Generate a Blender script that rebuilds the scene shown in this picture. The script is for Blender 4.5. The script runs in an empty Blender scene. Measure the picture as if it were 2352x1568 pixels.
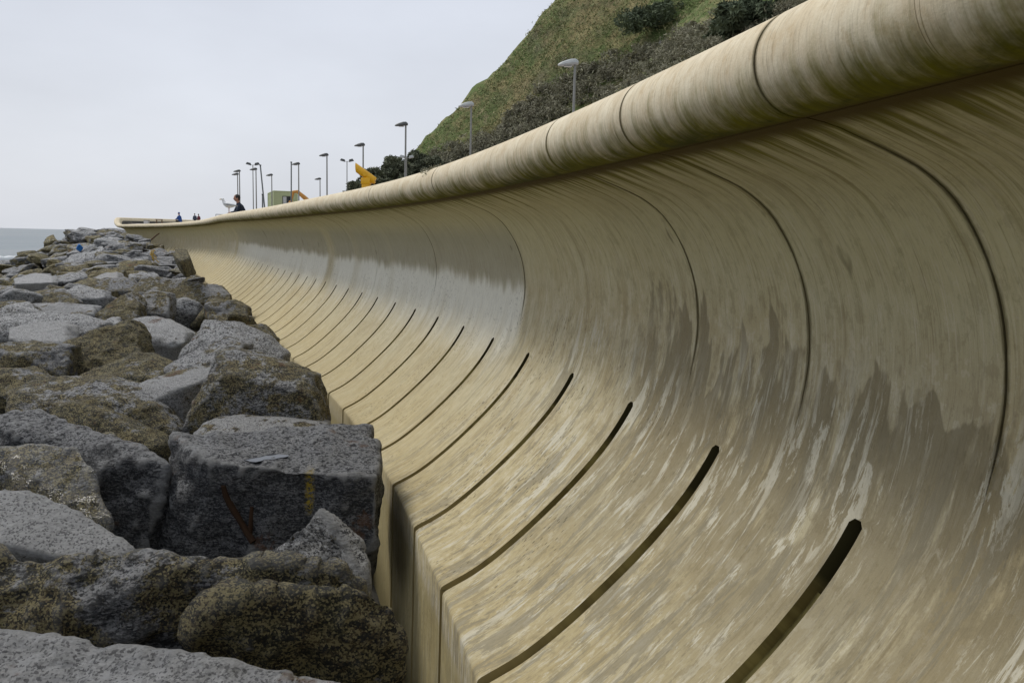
import bpy, bmesh, math, random
import numpy as np
from mathutils import Vector, Matrix, noise
random.seed(7); rng = np.random.default_rng(7)
scn = bpy.context.scene
COL = scn.collection
PI = math.pi
# ------------------------------------------------------------------ camera model
K = 0.625
F, CX, CY = 1907.0, 1176.0, 784.0
PITCH, ROLL = 0.12118, 0.024426
def pix(P):
    X, Y, Z = P
    c, s = math.cos(PITCH), math.sin(PITCH)
    zc = Y*c-Z*s; yc = Y*s+Z*c
    if zc < .05: return (-9e5, -9e5)
    u = X/zc*F; v = -yc/zc*F
    cr, sr = math.cos(ROLL), math.sin(ROLL)
    return (CX+u*cr-v*sr, CY+u*sr+v*cr)
def ray(px, py):
    a = px-CX; b = py-CY
    cr, sr = math.cos(ROLL), math.sin(ROLL)
    u = a*cr+b*sr; v = -a*sr+b*cr
    x = u/F; y = -v/F
    c, s = math.cos(PITCH), math.sin(PITCH)
    return Vector((x, c+y*s, y*c-s))
def onz(px, py, z):
    r = ray(px, py); return r*(z/r.z)
def ony(px, py, Y):
    r = ray(px, py); return r*(Y/r.y)
# ------------------------------------------------------------------ helpers
def lin(r, g, b):
    f = lambda c: (c/255/12.92) if c/255 <= .04045 else ((c/255+.055)/1.055)**2.4
    return (f(r), f(g), f(b), 1)
def meta(o, label=None, cat=None, group=None, kind=None):
    if label: o['label'] = label
    if cat: o['category'] = cat
    if group: o['group'] = group
    if kind: o['kind'] = kind
    return o
def empty(name, loc, label, cat, group=None, rotz=0):
    o = bpy.data.objects.new(name, None); COL.objects.link(o)
    o.location = loc; o.rotation_euler = (0, 0, rotz); o.empty_display_size = .2
    return meta(o, label, cat, group)
def mesh_np(name, V, Fq, mat, parent=None, uv=None, smooth=True):
    me = bpy.data.meshes.new(name)
    V = np.asarray(V, dtype=np.float32)
    if isinstance(Fq, np.ndarray):
        n = Fq.shape[1]
        me.vertices.add(len(V)); me.vertices.foreach_set('co', V.ravel())
        me.loops.add(Fq.size); me.loops.foreach_set('vertex_index', Fq.astype(np.int32).ravel())
        me.polygons.add(len(Fq)); me.polygons.foreach_set('loop_start', np.arange(0, Fq.size, n, dtype=np.int32))
        me.update(calc_edges=True)
    else:
        me.from_pydata([tuple(map(float, v)) for v in V], [], Fq)
    if uv is not None:
        l = me.uv_layers.new(name='UVMap')
        idx = np.empty(len(me.loops), dtype=np.int32); me.loops.foreach_get('vertex_index', idx)
        l.data.foreach_set('uv', np.asarray(uv, dtype=np.float32)[idx].ravel())
    me.polygons.foreach_set('use_smooth', np.full(len(me.polygons), smooth))
    me.validate()
    if mat: me.materials.append(mat)
    o = bpy.data.objects.new(name, me); COL.objects.link(o)
    if parent: o.parent = parent
    return o
class MB:
    def __init__(s): s.v = []; s.f = []
    def add(s, vs, fs):
        k = len(s.v); s.v += [tuple(v) for v in vs]; s.f += [tuple(i+k for i in f) for f in fs]
    def box(s, c, d, rot=None, taper=1.0):
        vs = []
        for z in (-.5, .5):
            t = taper if z > 0 else 1
            for x, y in ((-.5, -.5), (.5, -.5), (.5, .5), (-.5, .5)):
                v = Vector((x*d[0]*t, y*d[1]*t, z*d[2]))
                if rot is not None: v = rot @ v
                vs.append(v+Vector(c))
        s.add(vs, [(3, 2, 1, 0), (4, 5, 6, 7), (0, 1, 5, 4), (1, 2, 6, 5), (2, 3, 7, 6), (3, 0, 4, 7)])
    def tube(s, pts, rad, n=10, caps=True, squash=None):
        pts = [Vector(p) for p in pts]
        if not hasattr(rad, '__len__'): rad = [rad]*len(pts)
        vs = []; up = None
        for i, p in enumerate(pts):
            t = (pts[min(i+1, len(pts)-1)]-pts[max(i-1, 0)]).normalized()
            if up is None:
                a = Vector((0, 0, 1)) if abs(t.z) < .9 else Vector((1, 0, 0))
            else: a = up
            x = a.cross(t).normalized(); y = t.cross(x).normalized(); up = y
            for k in range(n):
                q = 2*PI*k/n; sq = squash[i] if squash else 1
                vs.append(p+(x*math.cos(q)+y*math.sin(q)*sq)*rad[i])
        fs = []
        for i in range(len(pts)-1):
            for k in range(n):
                k2 = (k+1) % n
                fs.append((i*n+k, i*n+k2, (i+1)*n+k2, (i+1)*n+k))
        if caps:
            fs.append(tuple(range(n-1, -1, -1))); m = (len(pts)-1)*n
            fs.append(tuple(range(m, m+n)))
        s.add(vs, fs)
    def build(s, name, mat, parent=None, smooth=True, bevel=0, angle=35):
        me = bpy.data.meshes.new(name); me.from_pydata(s.v, [], s.f)
        if bevel:
            bm = bmesh.new(); bm.from_mesh(me)
            es = [e for e in bm.edges if len(e.link_faces) == 2 and e.calc_face_angle(0) > .5]
            bmesh.ops.bevel(bm, geom=es, offset=bevel, segments=2, affect='EDGES', profile=.5, clamp_overlap=True)
            bm.to_mesh(me); bm.free()
        for p in me.polygons: p.use_smooth = smooth
        if smooth: me.set_sharp_from_angle(angle=math.radians(angle))
        if mat: me.materials.append(mat)
        o = bpy.data.objects.new(name, me); COL.objects.link(o)
        if parent: o.parent = parent
        return o
# ------------------------------------------------------------------ node helper
class NT:
    def __init__(s, name):
        s.m = bpy.data.materials.new(name); s.m.use_nodes = True
        s.t = s.m.node_tree; s.t.nodes.clear()
        s.out = s.n('ShaderNodeOutputMaterial'); s.b = s.n('ShaderNodeBsdfPrincipled')
        s.t.links.new(s.b.outputs[0], s.out.inputs[0])
    def n(s, ty, **kw):
        x = s.t.nodes.new(ty)
        for k, v in kw.items(): setattr(x, k, v)
        return x
    def put(s, sock, v):
        if isinstance(v, bpy.types.NodeSocket): s.t.links.new(v, sock)
        elif v is not None: sock.default_value = v
    def math(s, op, a, b=None, c=None, clamp=False):
        x = s.n('ShaderNodeMath', operation=op, use_clamp=clamp)
        for i, v in enumerate((a, b, c)):
            if v is not None: s.put(x.inputs[i], v)
        return x.outputs[0]
    def mul(s, a, b): return s.math('MULTIPLY', a, b)
    def add(s, a, b): return s.math('ADD', a, b)
    def sub(s, a, b): return s.math('SUBTRACT', a, b)
    def step(s, v, lo, hi, a=0., b=1.):
        x = s.n('ShaderNodeMapRange', interpolation_type='SMOOTHSTEP')
        s.put(x.inputs[0], v)
        for i, q in zip((1, 2, 3, 4), (lo, hi, a, b)): s.put(x.inputs[i], q)
        return x.outputs[0]
    def mix(s, f, a, b, mode='MIX'):
        x = s.n('ShaderNodeMix', data_type='RGBA', blend_type=mode, clamp_factor=True)
        s.put(x.inputs[0], f); s.put(x.inputs[6], a); s.put(x.inputs[7], b)
        return x.outputs[2]
    def vec(s, x, y, z=0.):
        c = s.n('ShaderNodeCombineXYZ')
        for i, v in enumerate((x, y, z)): s.put(c.inputs[i], v)
        return c.outputs[0]
    def noise(s, vec, scale=1, detail=4, rough=.55, dist=0., dim='3D'):
        x = s.n('ShaderNodeTexNoise', noise_dimensions=dim)
        s.put(x.inputs['Vector'], vec); s.put(x.inputs['Scale'], scale); s.put(x.inputs['Detail'], detail)
        s.put(x.inputs['Roughness'], rough); s.put(x.inputs['Distortion'], dist)
        return x.outputs['Fac']
    def vor(s, vec, scale, feat='F1', rnd=1.):
        x = s.n('ShaderNodeTexVoronoi', feature=feat)
        s.put(x.inputs['Vector'], vec); s.put(x.inputs['Scale'], scale); s.put(x.inputs['Randomness'], rnd)
        return x
    def bump(s, h, strength, dist, normal=None):
        x = s.n('ShaderNodeBump'); s.put(x.inputs['Height'], h); s.put(x.inputs['Strength'], strength)
        s.put(x.inputs['Distance'], dist)
        if normal is not None: s.put(x.inputs['Normal'], normal)
        return x.outputs[0]
    def fin(s, col, rough=.7, normal=None, spec=.3, metal=0.):
        s.put(s.b.inputs['Base Color'], col); s.put(s.b.inputs['Roughness'], rough)
        s.put(s.b.inputs['Specular IOR Level'], spec); s.put(s.b.inputs['Metallic'], metal)
        if normal is not None: s.put(s.b.inputs['Normal'], normal)
        return s.m
def obj_attr(N, name):
    a = N.n('ShaderNodeAttribute', attribute_type='OBJECT', attribute_name=name); return a.outputs['Fac']
def simple(name, rgb, rough=.6, var=.15, scale=6., metal=0., spec=.4, bump=0.):
    N = NT(name); co = N.n('ShaderNodeTexCoord').outputs['Object']
    f = N.noise(co, scale, 5, .6); f2 = N.noise(co, scale*7, 3, .6)
    c = N.mix(f, tuple(x*(1-var*1.6) for x in rgb[:3])+(1,), tuple(min(1, x*(1+var)) for x in rgb[:3])+(1,))
    c = N.mix(N.mul(f2, .35), c, tuple(x*.75 for x in rgb[:3])+(1,))
    nm = N.bump(f2, bump, .01) if bump else None
    return N.fin(c, rough, nm, spec, metal)
# ------------------------------------------------------------------ the wall's line in plan (real metres)
dS = .02
S = np.arange(-12, 120, dS)
KS = np.array([0, 8, 16, 25, 35, 50, 80, 125.])*K
KV = np.array([.00901, .00946, .0137, .00005, .00183, -.00203, .0044, .00879])/K
ZS = np.array([5, 15, 25, 40, 60, 90, 126.])*K
ZV = np.array([.08398, .11074, .12853, .14707, .23325, .09275, -.14])*K
kap = np.interp(S, KS, KV)
kap[S > 78.3] = 0
kap[(S > 78.3) & (S < 82.3)] = -.172
TH = np.cumsum(kap)*dS; i0 = int(np.argmin(abs(S))); TH += .17971-TH[i0]
WX = np.cumsum(-np.sin(TH))*dS; WY = np.cumsum(np.cos(TH))*dS
WX += 3.11687*K-WX[i0]; WY -= WY[i0]
sm = lambda x, a, b: (lambda t: t*t*(3-2*t))(np.clip((x-a)/(b-a), 0, 1))
ZO = np.interp(S, ZS, ZV) + .62*sm(S, 78.2, 81.5) + .012*np.clip(S-81.5, 0, 99)
def at(s, u, z=0., dz=True):
    x = np.interp(s, S, WX); y = np.interp(s, S, WY); t = np.interp(s, S, TH)
    zz = z+(np.interp(s, S, ZO) if dz else 0)
    return np.stack(np.broadcast_arrays(x-u*np.cos(t), y-u*np.sin(t), zz), -1)
def wall_x(y): return np.interp(y, WY, WX)
def smooth_curve(P, n):
    P = np.array(P, float); Q = np.vstack([2*P[0]-P[1], P, 2*P[-1]-P[-2]]); out = []
    for i in range(1, len(Q)-2):
        for t in np.linspace(0, 1, 12, endpoint=False):
            a, b, c, d = Q[i-1:i+3]
            out.append(.5*((2*b)+(-a+c)*t+(2*a-5*b+4*c-d)*t*t+(-a+3*b-3*c+d)*t**3))
    out.append(P[-1]); out = np.array(out)
    L = np.concatenate([[0], np.cumsum(np.linalg.norm(np.diff(out, axis=0), axis=1))])
    g = np.linspace(0, L[-1], n)
    return np.stack([np.interp(g, L, out[:, 0]), np.interp(g, L, out[:, 1])], 1), g
FACE, FT = smooth_curve(K*np.array([(1.03, .492), (.90, .468), (.75, .418), (.6, .365), (.4, .28), (.2, .13), (.02, -.12), (-.1, -.4), (-.155, -.7),
    (-.155, -.97), (-.09, -1.35), (.02, -1.7), (.25, -2.08), (.57, -2.46), (.94, -2.82), (1.30, -3.13), (1.62, -3.36), (1.95, -3.53)]), 64)
SLOT0, SLOTD = 4.93538*K, 1.80871*K
t_slot = float(np.interp(1.7*K, -FACE[:, 1], FT))
# ------------------------------------------------------------------ concrete of the sea wall
def wall_material(coping=False):
    N = NT('coping_concrete' if coping else 'wall_concrete')
    uv = N.n('ShaderNodeUVMap').outputs[0]
    sp = N.n('ShaderNodeSeparateXYZ'); N.put(sp.inputs[0], uv); s, t = sp.outputs[0], sp.outputs[1]
    V = lambda a, b, o=0.: N.vec(N.add(N.mul(s, a), o), N.mul(t, b), o)
    tone = obj_attr(N, 'tone')
    st1 = N.noise(V(5.5, .5), 1, 5, .6); st2 = N.noise(V(26, 1.1, 3.), 1, 5, .65); fine = N.noise(V(95, 9, 7.), 1, 4, .7)
    blot = N.noise(V(1.6, 1.3, 11.), 1, 6, .6)
    grain = N.noise(V(160, 150, 2.), 1, 3, .7)
    if coping:
        mot = N.noise(V(4.5, 4., 71.), 1, 8, .7); mot2 = N.noise(V(16, 11, 73.), 1, 7, .72)
        c = N.mix(N.step(mot, .36, .64), (.61, .535, .42, 1), (.71, .655, .55, 1))
        c = N.mix(N.mul(N.step(mot2, .50, .66), .45), c, (.46, .35, .22, 1))
        c = N.mix(N.mul(N.step(mot2, .46, .34), .35), c, (.74, .70, .62, 1))
        c = N.mix(N.mul(N.step(st2, .58, .72), .22), c, (.40, .31, .19, 1))
        ring = N.noise(V(42, .7, 75.), 1, 4, .6)
        c = N.mix(N.mul(N.step(ring, .60, .70), N.mul(N.step(blot, .4, .6), .38)), c, (.30, .22, .12, 1))
        # lichen and dirt specks on the upper side
        sk = N.noise(V(30, 18, 5.), 1, 6, .75)
        c = N.mix(N.mul(N.step(sk, .60, .70), N.mul(N.step(t, -.2, -.45), .6)), c, (.22, .17, .10, 1))
        drips = N.noise(V(13, .8, 9.), 1, 5, .7)
        lim = N.add(N.add(N.mul(N.sub(drips, .5), .34), N.mul(N.sub(N.noise(V(4, 3, 77.), 1, 6, .7), .5), .36)), -.215)
        dk = N.noise(V(3.2, 5, 4.), 1, 5, .7)
        crack = N.noise(V(9, .18, 21.), 1, 2, .5)
        cm = N.step(N.math('ABSOLUTE', N.sub(crack, .60)), .006, .0)
        c = N.mix(N.mul(N.mul(cm, N.step(blot, .4, .6)), .75), c, (.10, .075, .04, 1))
    else:
        mot = N.noise(V(2.6, 1.9, 71.), 1, 9, .7); mot2 = N.noise(V(11, 6.5, 73.), 1, 8, .74); hair = N.noise(V(75, 1.6, 79.), 1, 4, .6)
        c = N.mix(N.step(mot, .34, .66), (.415, .345, .215, 1), (.52, .47, .345, 1))
        c = N.mix(N.mul(N.step(tone, .0, 1.), .4), c, (.40, .375, .295, 1))
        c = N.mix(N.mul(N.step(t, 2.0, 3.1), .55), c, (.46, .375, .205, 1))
        c = N.mix(N.mul(N.step(t, 1.4, .5), .78), c, (.62, .585, .385, 1))  # paler under the rim: fill light bounced from below, put into the colour
        c = N.mix(N.mul(N.step(st1, .55, .70), .35), c, (.30, .235, .125, 1))
        c = N.mix(N.mul(N.step(st2, .54, .70), .34), c, (.26, .205, .11, 1))
        c = N.mix(N.mul(N.step(st2, .45, .33), .34), c, (.64, .60, .50, 1))
        c = N.mix(N.mul(N.step(mot2, .53, .575), N.mul(N.step(s, 8.5, 5.2, .28, 1.), N.step(t, .6, 1.6, .22, .5))), c, (.255, .215, .135, 1))
        c = N.mix(N.mul(N.step(mot2, .455, .41), N.mul(N.step(s, 8.5, 5.2, .28, 1.), N.step(t, .6, 1.6, .18, .45))), c, (.64, .60, .51, 1))
        c = N.mix(N.mul(N.step(hair, .58, .66), .42), c, (.22, .17, .09, 1))
        c = N.mix(N.mul(N.step(hair, .41, .34), .35), c, (.66, .62, .53, 1))
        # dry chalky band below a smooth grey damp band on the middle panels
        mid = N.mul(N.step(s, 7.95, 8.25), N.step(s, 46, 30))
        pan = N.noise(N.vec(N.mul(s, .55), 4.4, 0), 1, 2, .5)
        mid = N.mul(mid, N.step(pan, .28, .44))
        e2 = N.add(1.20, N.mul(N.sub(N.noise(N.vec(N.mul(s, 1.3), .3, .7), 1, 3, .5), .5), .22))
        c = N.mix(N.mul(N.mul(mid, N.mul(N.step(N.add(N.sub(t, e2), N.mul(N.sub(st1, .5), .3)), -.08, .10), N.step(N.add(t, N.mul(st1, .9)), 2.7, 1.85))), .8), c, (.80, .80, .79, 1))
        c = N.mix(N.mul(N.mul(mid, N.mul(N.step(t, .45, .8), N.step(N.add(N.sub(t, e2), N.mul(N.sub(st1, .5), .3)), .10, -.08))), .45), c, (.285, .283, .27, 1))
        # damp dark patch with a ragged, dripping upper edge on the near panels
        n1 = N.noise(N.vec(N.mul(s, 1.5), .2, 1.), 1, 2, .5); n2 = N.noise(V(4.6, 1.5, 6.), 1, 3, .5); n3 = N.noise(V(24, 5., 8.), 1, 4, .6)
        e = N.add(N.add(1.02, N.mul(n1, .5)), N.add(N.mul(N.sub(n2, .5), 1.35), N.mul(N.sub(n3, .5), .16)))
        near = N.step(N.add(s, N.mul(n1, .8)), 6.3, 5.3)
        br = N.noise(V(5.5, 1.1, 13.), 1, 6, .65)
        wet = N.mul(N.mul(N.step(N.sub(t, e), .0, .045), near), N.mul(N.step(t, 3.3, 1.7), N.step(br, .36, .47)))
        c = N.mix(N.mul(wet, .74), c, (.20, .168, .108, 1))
        # lime runs
        lime = N.noise(V(11, 1.9, 17.), 1, 10, .75, .6)
        c = N.mix(N.mul(N.mul(N.step(lime, .528, .562), N.step(t, 1.05, 1.6)), N.mul(N.step(s, 9.5, 5.5), N.step(N.noise(V(1.3, 1.1, 61.), 1, 3, .6), .40, .56, .15, .85))), c, (.60, .575, .51, 1))
        lim2 = N.noise(V(40, 2.6, 27.), 1, 6, .7)
        c = N.mix(N.mul(N.mul(N.step(lim2, .6, .68), N.step(t, 1.3, 2.)), .5), c, (.58, .55, .49, 1))
        gst = N.noise(V(7, 1.3, 37.), 1, 9, .75, .4)
        c = N.mix(N.mul(N.mul(N.step(gst, .525, .555), N.step(t, 1.2, 1.8)), N.step(s, 10, 5.5, .15, .62)), c, (.215, .195, .15, 1))
        # algae and rust-brown runs hanging from the crease
        drips = N.noise(V(11, .35, 9.), 1, 5, .7)
        lim = N.add(N.mul(N.sub(drips, .5), 1.7), .20)
        run = N.noise(V(17, .42, 19.), 1, 5, .65)
        c = N.mix(N.mul(N.mul(N.step(run, .54, .66), N.step(N.add(t, N.mul(drips, .9)), 1.5, .6)), .7), c, (.19, .15, .035, 1))
        spl = N.noise(V(3.4, 1.6, 41.), 1, 3, .5)
        c = N.mix(N.mul(N.mul(N.step(spl, .67, .70), N.step(t, 1.25, .9)), .62), c, (.13, .115, .065, 1))
        c = N.mix(N.mul(N.step(N.add(s, N.mul(st1, 1.6)), 7.2, 5.6), .10), c, (.20, .175, .115, 1))
        # dark little voids, drawn out down the slope
        vo = N.vor(V(46, 15, 3.), 1.); pit = N.step(vo.outputs['Distance'], .24, .14)
        c = N.mix(N.mul(N.mul(pit, N.step(N.noise(V(1.6, 1.2, 23.), 1, 3, .6), .45, .58)), N.mul(N.step(t, .9, 1.6), N.step(s, 4.2, 5.4, .25, .95))), c, (.06, .048, .028, 1))
        edge = N.step(t, 3.52, 3.64)
        c = N.mix(N.mul(N.mul(edge, N.step(st2, .45, .6)), N.mul(N.step(t, 3.8, 3.72), .5)), c, (.6, .56, .48, 1))
        c = N.mix(N.step(t, 3.68, 3.74, 0., .5), c, (.40, .335, .165, 1))
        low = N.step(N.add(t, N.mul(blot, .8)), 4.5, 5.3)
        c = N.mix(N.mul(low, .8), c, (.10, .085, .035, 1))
    c = N.mix(1., c, (1.02, 1.005, .905, 1) if not coping else (1.04, 1.01, .90, 1), 'MULTIPLY')
    ea = N.n('ShaderNodeAttribute', attribute_name='edge').outputs['Fac']
    en = N.noise(V(16, 2.2, 51.), 1, 4, .7)
    c = N.mix(N.mul(N.step(N.add(ea, N.mul(en, -.05)), -.006, -.024), N.mul(N.step(s, 16, 10), N.step(t, 1.62, 1.3, .0, .8))), c, (.07, .055, .015, 1))
    c = N.mix(N.mul(N.step(fine, .45, .75), .35), c, (.16, .13, .085, 1))
    c = N.mix(N.mul(N.step(grain, .55, .75), .22), c, (.15, .12, .08, 1))
    if coping:
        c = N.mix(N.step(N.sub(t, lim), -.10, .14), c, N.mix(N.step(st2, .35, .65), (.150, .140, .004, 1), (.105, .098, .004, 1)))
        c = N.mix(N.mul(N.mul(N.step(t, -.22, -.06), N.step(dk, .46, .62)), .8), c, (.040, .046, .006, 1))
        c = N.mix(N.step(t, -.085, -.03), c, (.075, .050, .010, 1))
    else:
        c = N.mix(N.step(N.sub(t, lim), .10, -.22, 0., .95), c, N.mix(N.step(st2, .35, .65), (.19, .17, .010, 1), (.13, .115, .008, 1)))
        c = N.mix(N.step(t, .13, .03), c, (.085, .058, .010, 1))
    h = N.add(N.add(N.mul(st2, .5), N.mul(fine, .35)), N.mul(grain, .25))
    return N.fin(c, N.step(st1, .2, .8, .9, .72), N.bump(N.add(h, N.mul(mot2, .8)), .3 if coping else .45, .012), .12 if coping else .2)
def slot_material():
    N = NT('slot_algae_shade'); sp = N.n('ShaderNodeSeparateXYZ'); N.put(sp.inputs[0], N.n('ShaderNodeUVMap').outputs[0]); s, t = sp.outputs[0], sp.outputs[1]
    n = N.noise(N.vec(N.mul(s, 30), N.mul(t, 5), 0), 1, 5, .65)
    c = N.mix(N.step(n, .4, .62), (.15, .12, .045, 1), (.28, .235, .085, 1))
    c = N.mix(N.step(N.add(t, N.mul(n, .8)), 2.6, 4.3), c, (.34, .275, .13, 1))
    c = N.mix(N.step(t, t_slot+.30, t_slot+.24), c, (.060, .052, .022, 1))  # deep top end painted darker, the hole's shade on top of the algae
    return N.fin(c, .95, None, .03)
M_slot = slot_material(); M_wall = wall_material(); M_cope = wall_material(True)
wall = empty('sea_wall', (0, 0, 0), 'long curved concrete sea wall with hollow face, rolled rim and slotted toe beside the boulders', 'sea wall')
wall['kind'] = 'thing'
# rows of the face: u, z, t and the outward direction
rows = []
tt = np.unique(np.concatenate([FT[:-1], [t_slot, t_slot+.022]])); tt = tt[tt < FT[-1]-.02]
for q in list(tt)+[FT[-1]-.018]: rows.append((np.interp(q, FT, FACE[:, 0]), np.interp(q, FT, FACE[:, 1]), q))
ue, ze = FACE[-1]
rows += [(ue+.002, ze-.006, FT[-1]), (ue+.008, ze-.022, FT[-1]+.02)]
for dz in (.2, .5, 1., 1.6, 2.6): rows.append((ue+.008+dz*.01, ze-.022-dz, FT[-1]+.02+dz))
rows = np.array(rows); d = np.gradient(rows[:, :2], axis=0); d /= np.linalg.norm(d, axis=1)[:, None]
outw = np.stack([-d[:, 1], d[:, 0]], 1)
js = int(np.argmin(abs(rows[:, 2]-t_slot)))
def groove_depth(t):
    q = t-t_slot
    if q < .26: return .22
    return .05
ang = np.radians(np.concatenate([np.linspace(-112, 96, 30)]))
cop = [(1.07+.235*math.cos(a), .725+.235*math.sin(a)) for a in ang]+[(.85, .95), (.68, .92), (.60, .85), (.52, .68), (-.02, .15), (-.34, -.45), (-.36, -2.2)]
cop = K*np.array(cop); cl = np.concatenate([[0], np.cumsum(np.linalg.norm(np.diff(cop, axis=0), axis=1))])
def edge_attr(o, UV, a, b):
    at_ = o.data.attributes.new('edge', 'FLOAT', 'POINT')
    q = np.array([u[0] for u in UV]); at_.data.foreach_set('value', np.minimum(q-a, b-q).astype(np.float32))
def panel(sa, sb, gap):
    a, b = sa+gap/2, sb-gap/2
    near = sa < 14
    step = .12 if near else (.3 if sa < 40 else .6)
    sg = [SLOT0+SLOTD*n for n in range(-12, 110)]; sg = [g for g in sg if a+.1 < g < b-.1]
    gw = .040
    ex = [.012, .03, .06] if sa < 22 else []
    cs = sorted(set([a, b]+[a+e_ for e_ in ex]+[b-e_ for e_ in ex]+[g-gw for g in sg]+[g+gw for g in sg]+[x for x in np.arange(a+step, b-max(step/2, .07), step) if all(abs(x-g) > gw+.02 for g in sg)]))
    ing = [any(g-gw-1e-6 <= cs[i] and cs[i+1] <= g+gw+1e-6 for g in sg) for i in range(len(cs)-1)]
    nR = len(rows); V = []; UV = []; Q = []
    for x in cs:
        xr = np.full(nR, x)
        if near and x in (cs[0], cs[-1]):
            shut = sm(rows[:, 2], 1.35, 1.62)*.47 if sa < 4.9 else sm(rows[:, 2], 1.2, 2.2)*.3
            xr = x+(-1 if x == cs[0] else 1)*gap*shut
        for g in sg:
            if abs(abs(x-g)-gw) < 1e-6: xr = xr.copy(); xr[js] = g+(x-g)*.45
        V.append(at(xr, rows[:, 0], rows[:, 1])); UV.append(np.stack([np.full(nR, x), rows[:, 2]], 1))
    V = list(np.concatenate(V)); UV = list(np.concatenate(UV))
    GF = []
    for i in range(len(cs)-1):
        for j in range(nR-1):
            if ing[i] and j >= js: continue
            Q.append((i*nR+j, i*nR+j+1, (i+1)*nR+j+1, (i+1)*nR+j))
        if ing[i]:
            g0 = len(Q); base = {}
            R = list(range(js, nR)); seq = []
            for j in R:
                dep = groove_depth(rows[j, 2])
                if seq and abs(dep-seq[-1][1]) > .03: seq.append((j, seq[-1][1]))
                seq.append((j, dep))
            for side in (0, 1):
                x = cs[i+side]; l = []
                for j, dep in seq:
                    uz = rows[j, :2]-outw[j]*dep
                    l.append(len(V)); V.append(at(x, uz[0], uz[1])); UV.append((x, rows[j, 2]))
                base[side] = l
            for m in range(len(seq)-1):
                Q.append((base[0][m], base[0][m+1], base[1][m+1], base[1][m]))
                j0, j1 = seq[m][0], seq[m+1][0]
                if j0 != j1:
                    Q.append((i*nR+j0, base[0][m], base[0][m+1], i*nR+j1)[::-1])
                    Q.append(((i+1)*nR+j0, base[1][m], base[1][m+1], (i+1)*nR+j1))
            Q.append((i*nR+js, (i+1)*nR+js, base[1][0], base[0][0])); GF += list(range(g0, len(Q)))
    # end faces give the joint its depth
    for x in (0, len(cs)-1):
        k0 = len(V)
        for j in range(nR):
            uz = rows[j, :2]-outw[j]*.16
            V.append(at(cs[x], uz[0], uz[1])); UV.append((cs[x], rows[j, 2]))
        for j in range(nR-1):
            f = (x*nR+j, k0+j, k0+j+1, x*nR+j+1)
            Q.append(f if x else f[::-1])
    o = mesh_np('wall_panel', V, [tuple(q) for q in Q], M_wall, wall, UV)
    o.data.set_sharp_from_angle(angle=math.radians(38))
    o['tone'] = float(rng.random())
    edge_attr(o, UV, a, b)
    o.data.materials.append(M_slot); mi = np.zeros(len(o.data.polygons), np.int32); mi[GF] = 1; o.data.polygons.foreach_set('material_index', mi)
    # rolled rim of the same length
    ca = np.arange(a, b, .15 if near else .4); ca = np.append(ca[:-1], b)
    if near: ca = np.unique(np.concatenate([ca, [a+.012, a+.03, a+.06, b-.012, b-.03, b-.06]]))
    nC = len(cop)
    V = np.concatenate([at(x, cop[:, 0], cop[:, 1]) for x in ca]); UV = np.concatenate([np.stack([np.full(nC, x), -cl], 1) for x in ca])
    Q = [(i*nC+j, (i+1)*nC+j, (i+1)*nC+j+1, i*nC+j+1) for i in range(len(ca)-1) for j in range(nC-1)]
    V = list(V); UV = list(UV); cen = K*np.array([1.07, .725])
    for x in (0, len(ca)-1):
        k0 = len(V)
        for j in range(nC):
            uz = cop[j]+(cen-cop[j])/max(.01, np.linalg.norm(cen-cop[j]))*.07
            V.append(at(ca[x], uz[0], uz[1])); UV.append((ca[x], -cl[j]))
        for j in range(nC-1):
            f = (x*nC+j, k0+j, k0+j+1, x*nC+j+1)
            Q.append(f[::-1] if x else f)
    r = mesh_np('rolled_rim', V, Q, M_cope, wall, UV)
    r.data.set_sharp_from_angle(angle=math.radians(50)); r['tone'] = float(rng.random()); edge_attr(r, UV, a, b)
edges = [-10.5, -7.5, -4.5, -1.5, -.45, .5, 1.45]+[1.45+3*k for k in range(1, 34)]
wide = {-.45: .010, .5: .008, 1.45: .009, 4.45: .010, 10.45: .012, 16.45: .014, -1.5: .016}
es = [SLOT0+SLOTD*n for n in edges]
for q in range(len(edges)-1):
    g = .5*(wide.get(edges[q], .005)+wide.get(edges[q+1], .005))
    ga, gb = wide.get(edges[q], .005), wide.get(edges[q+1], .005)
    panel(es[q]+(ga-g)/2, es[q+1]-(gb-g)/2, g)
# dark joint filler running behind the panels (seen only through the joints)
M_fill = simple('joint_filler', (.02, .018, .012), .9)
ss = np.arange(es[0], es[-1], .5); fr = rows[:, :2]-outw*.15; nR = len(fr)
V = np.concatenate([at(x, fr[:, 0], fr[:, 1]) for x in ss])
Q = np.array([(i*nR+j, i*nR+j+1, (i+1)*nR+j+1, (i+1)*nR+j) for i in range(len(ss)-1) for j in range(nR-1)])
mesh_np('joint_filler', V, Q, M_fill, wall)
cc = K*np.array([(1.07+.15*math.cos(a), .725+.15*math.sin(a)) for a in np.radians(np.linspace(-110, 110, 14))]+[(.62, .70), (-.05, -.05), (-.26, -1.)]); nR = len(cc)
V = np.concatenate([at(x, cc[:, 0], cc[:, 1]) for x in ss])
Q = np.array([(i*nR+j, (i+1)*nR+j, (i+1)*nR+j+1, i*nR+j+1) for i in range(len(ss)-1) for j in range(nR-1)])
mesh_np('joint_filler', V, Q, M_fill, wall)
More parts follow.
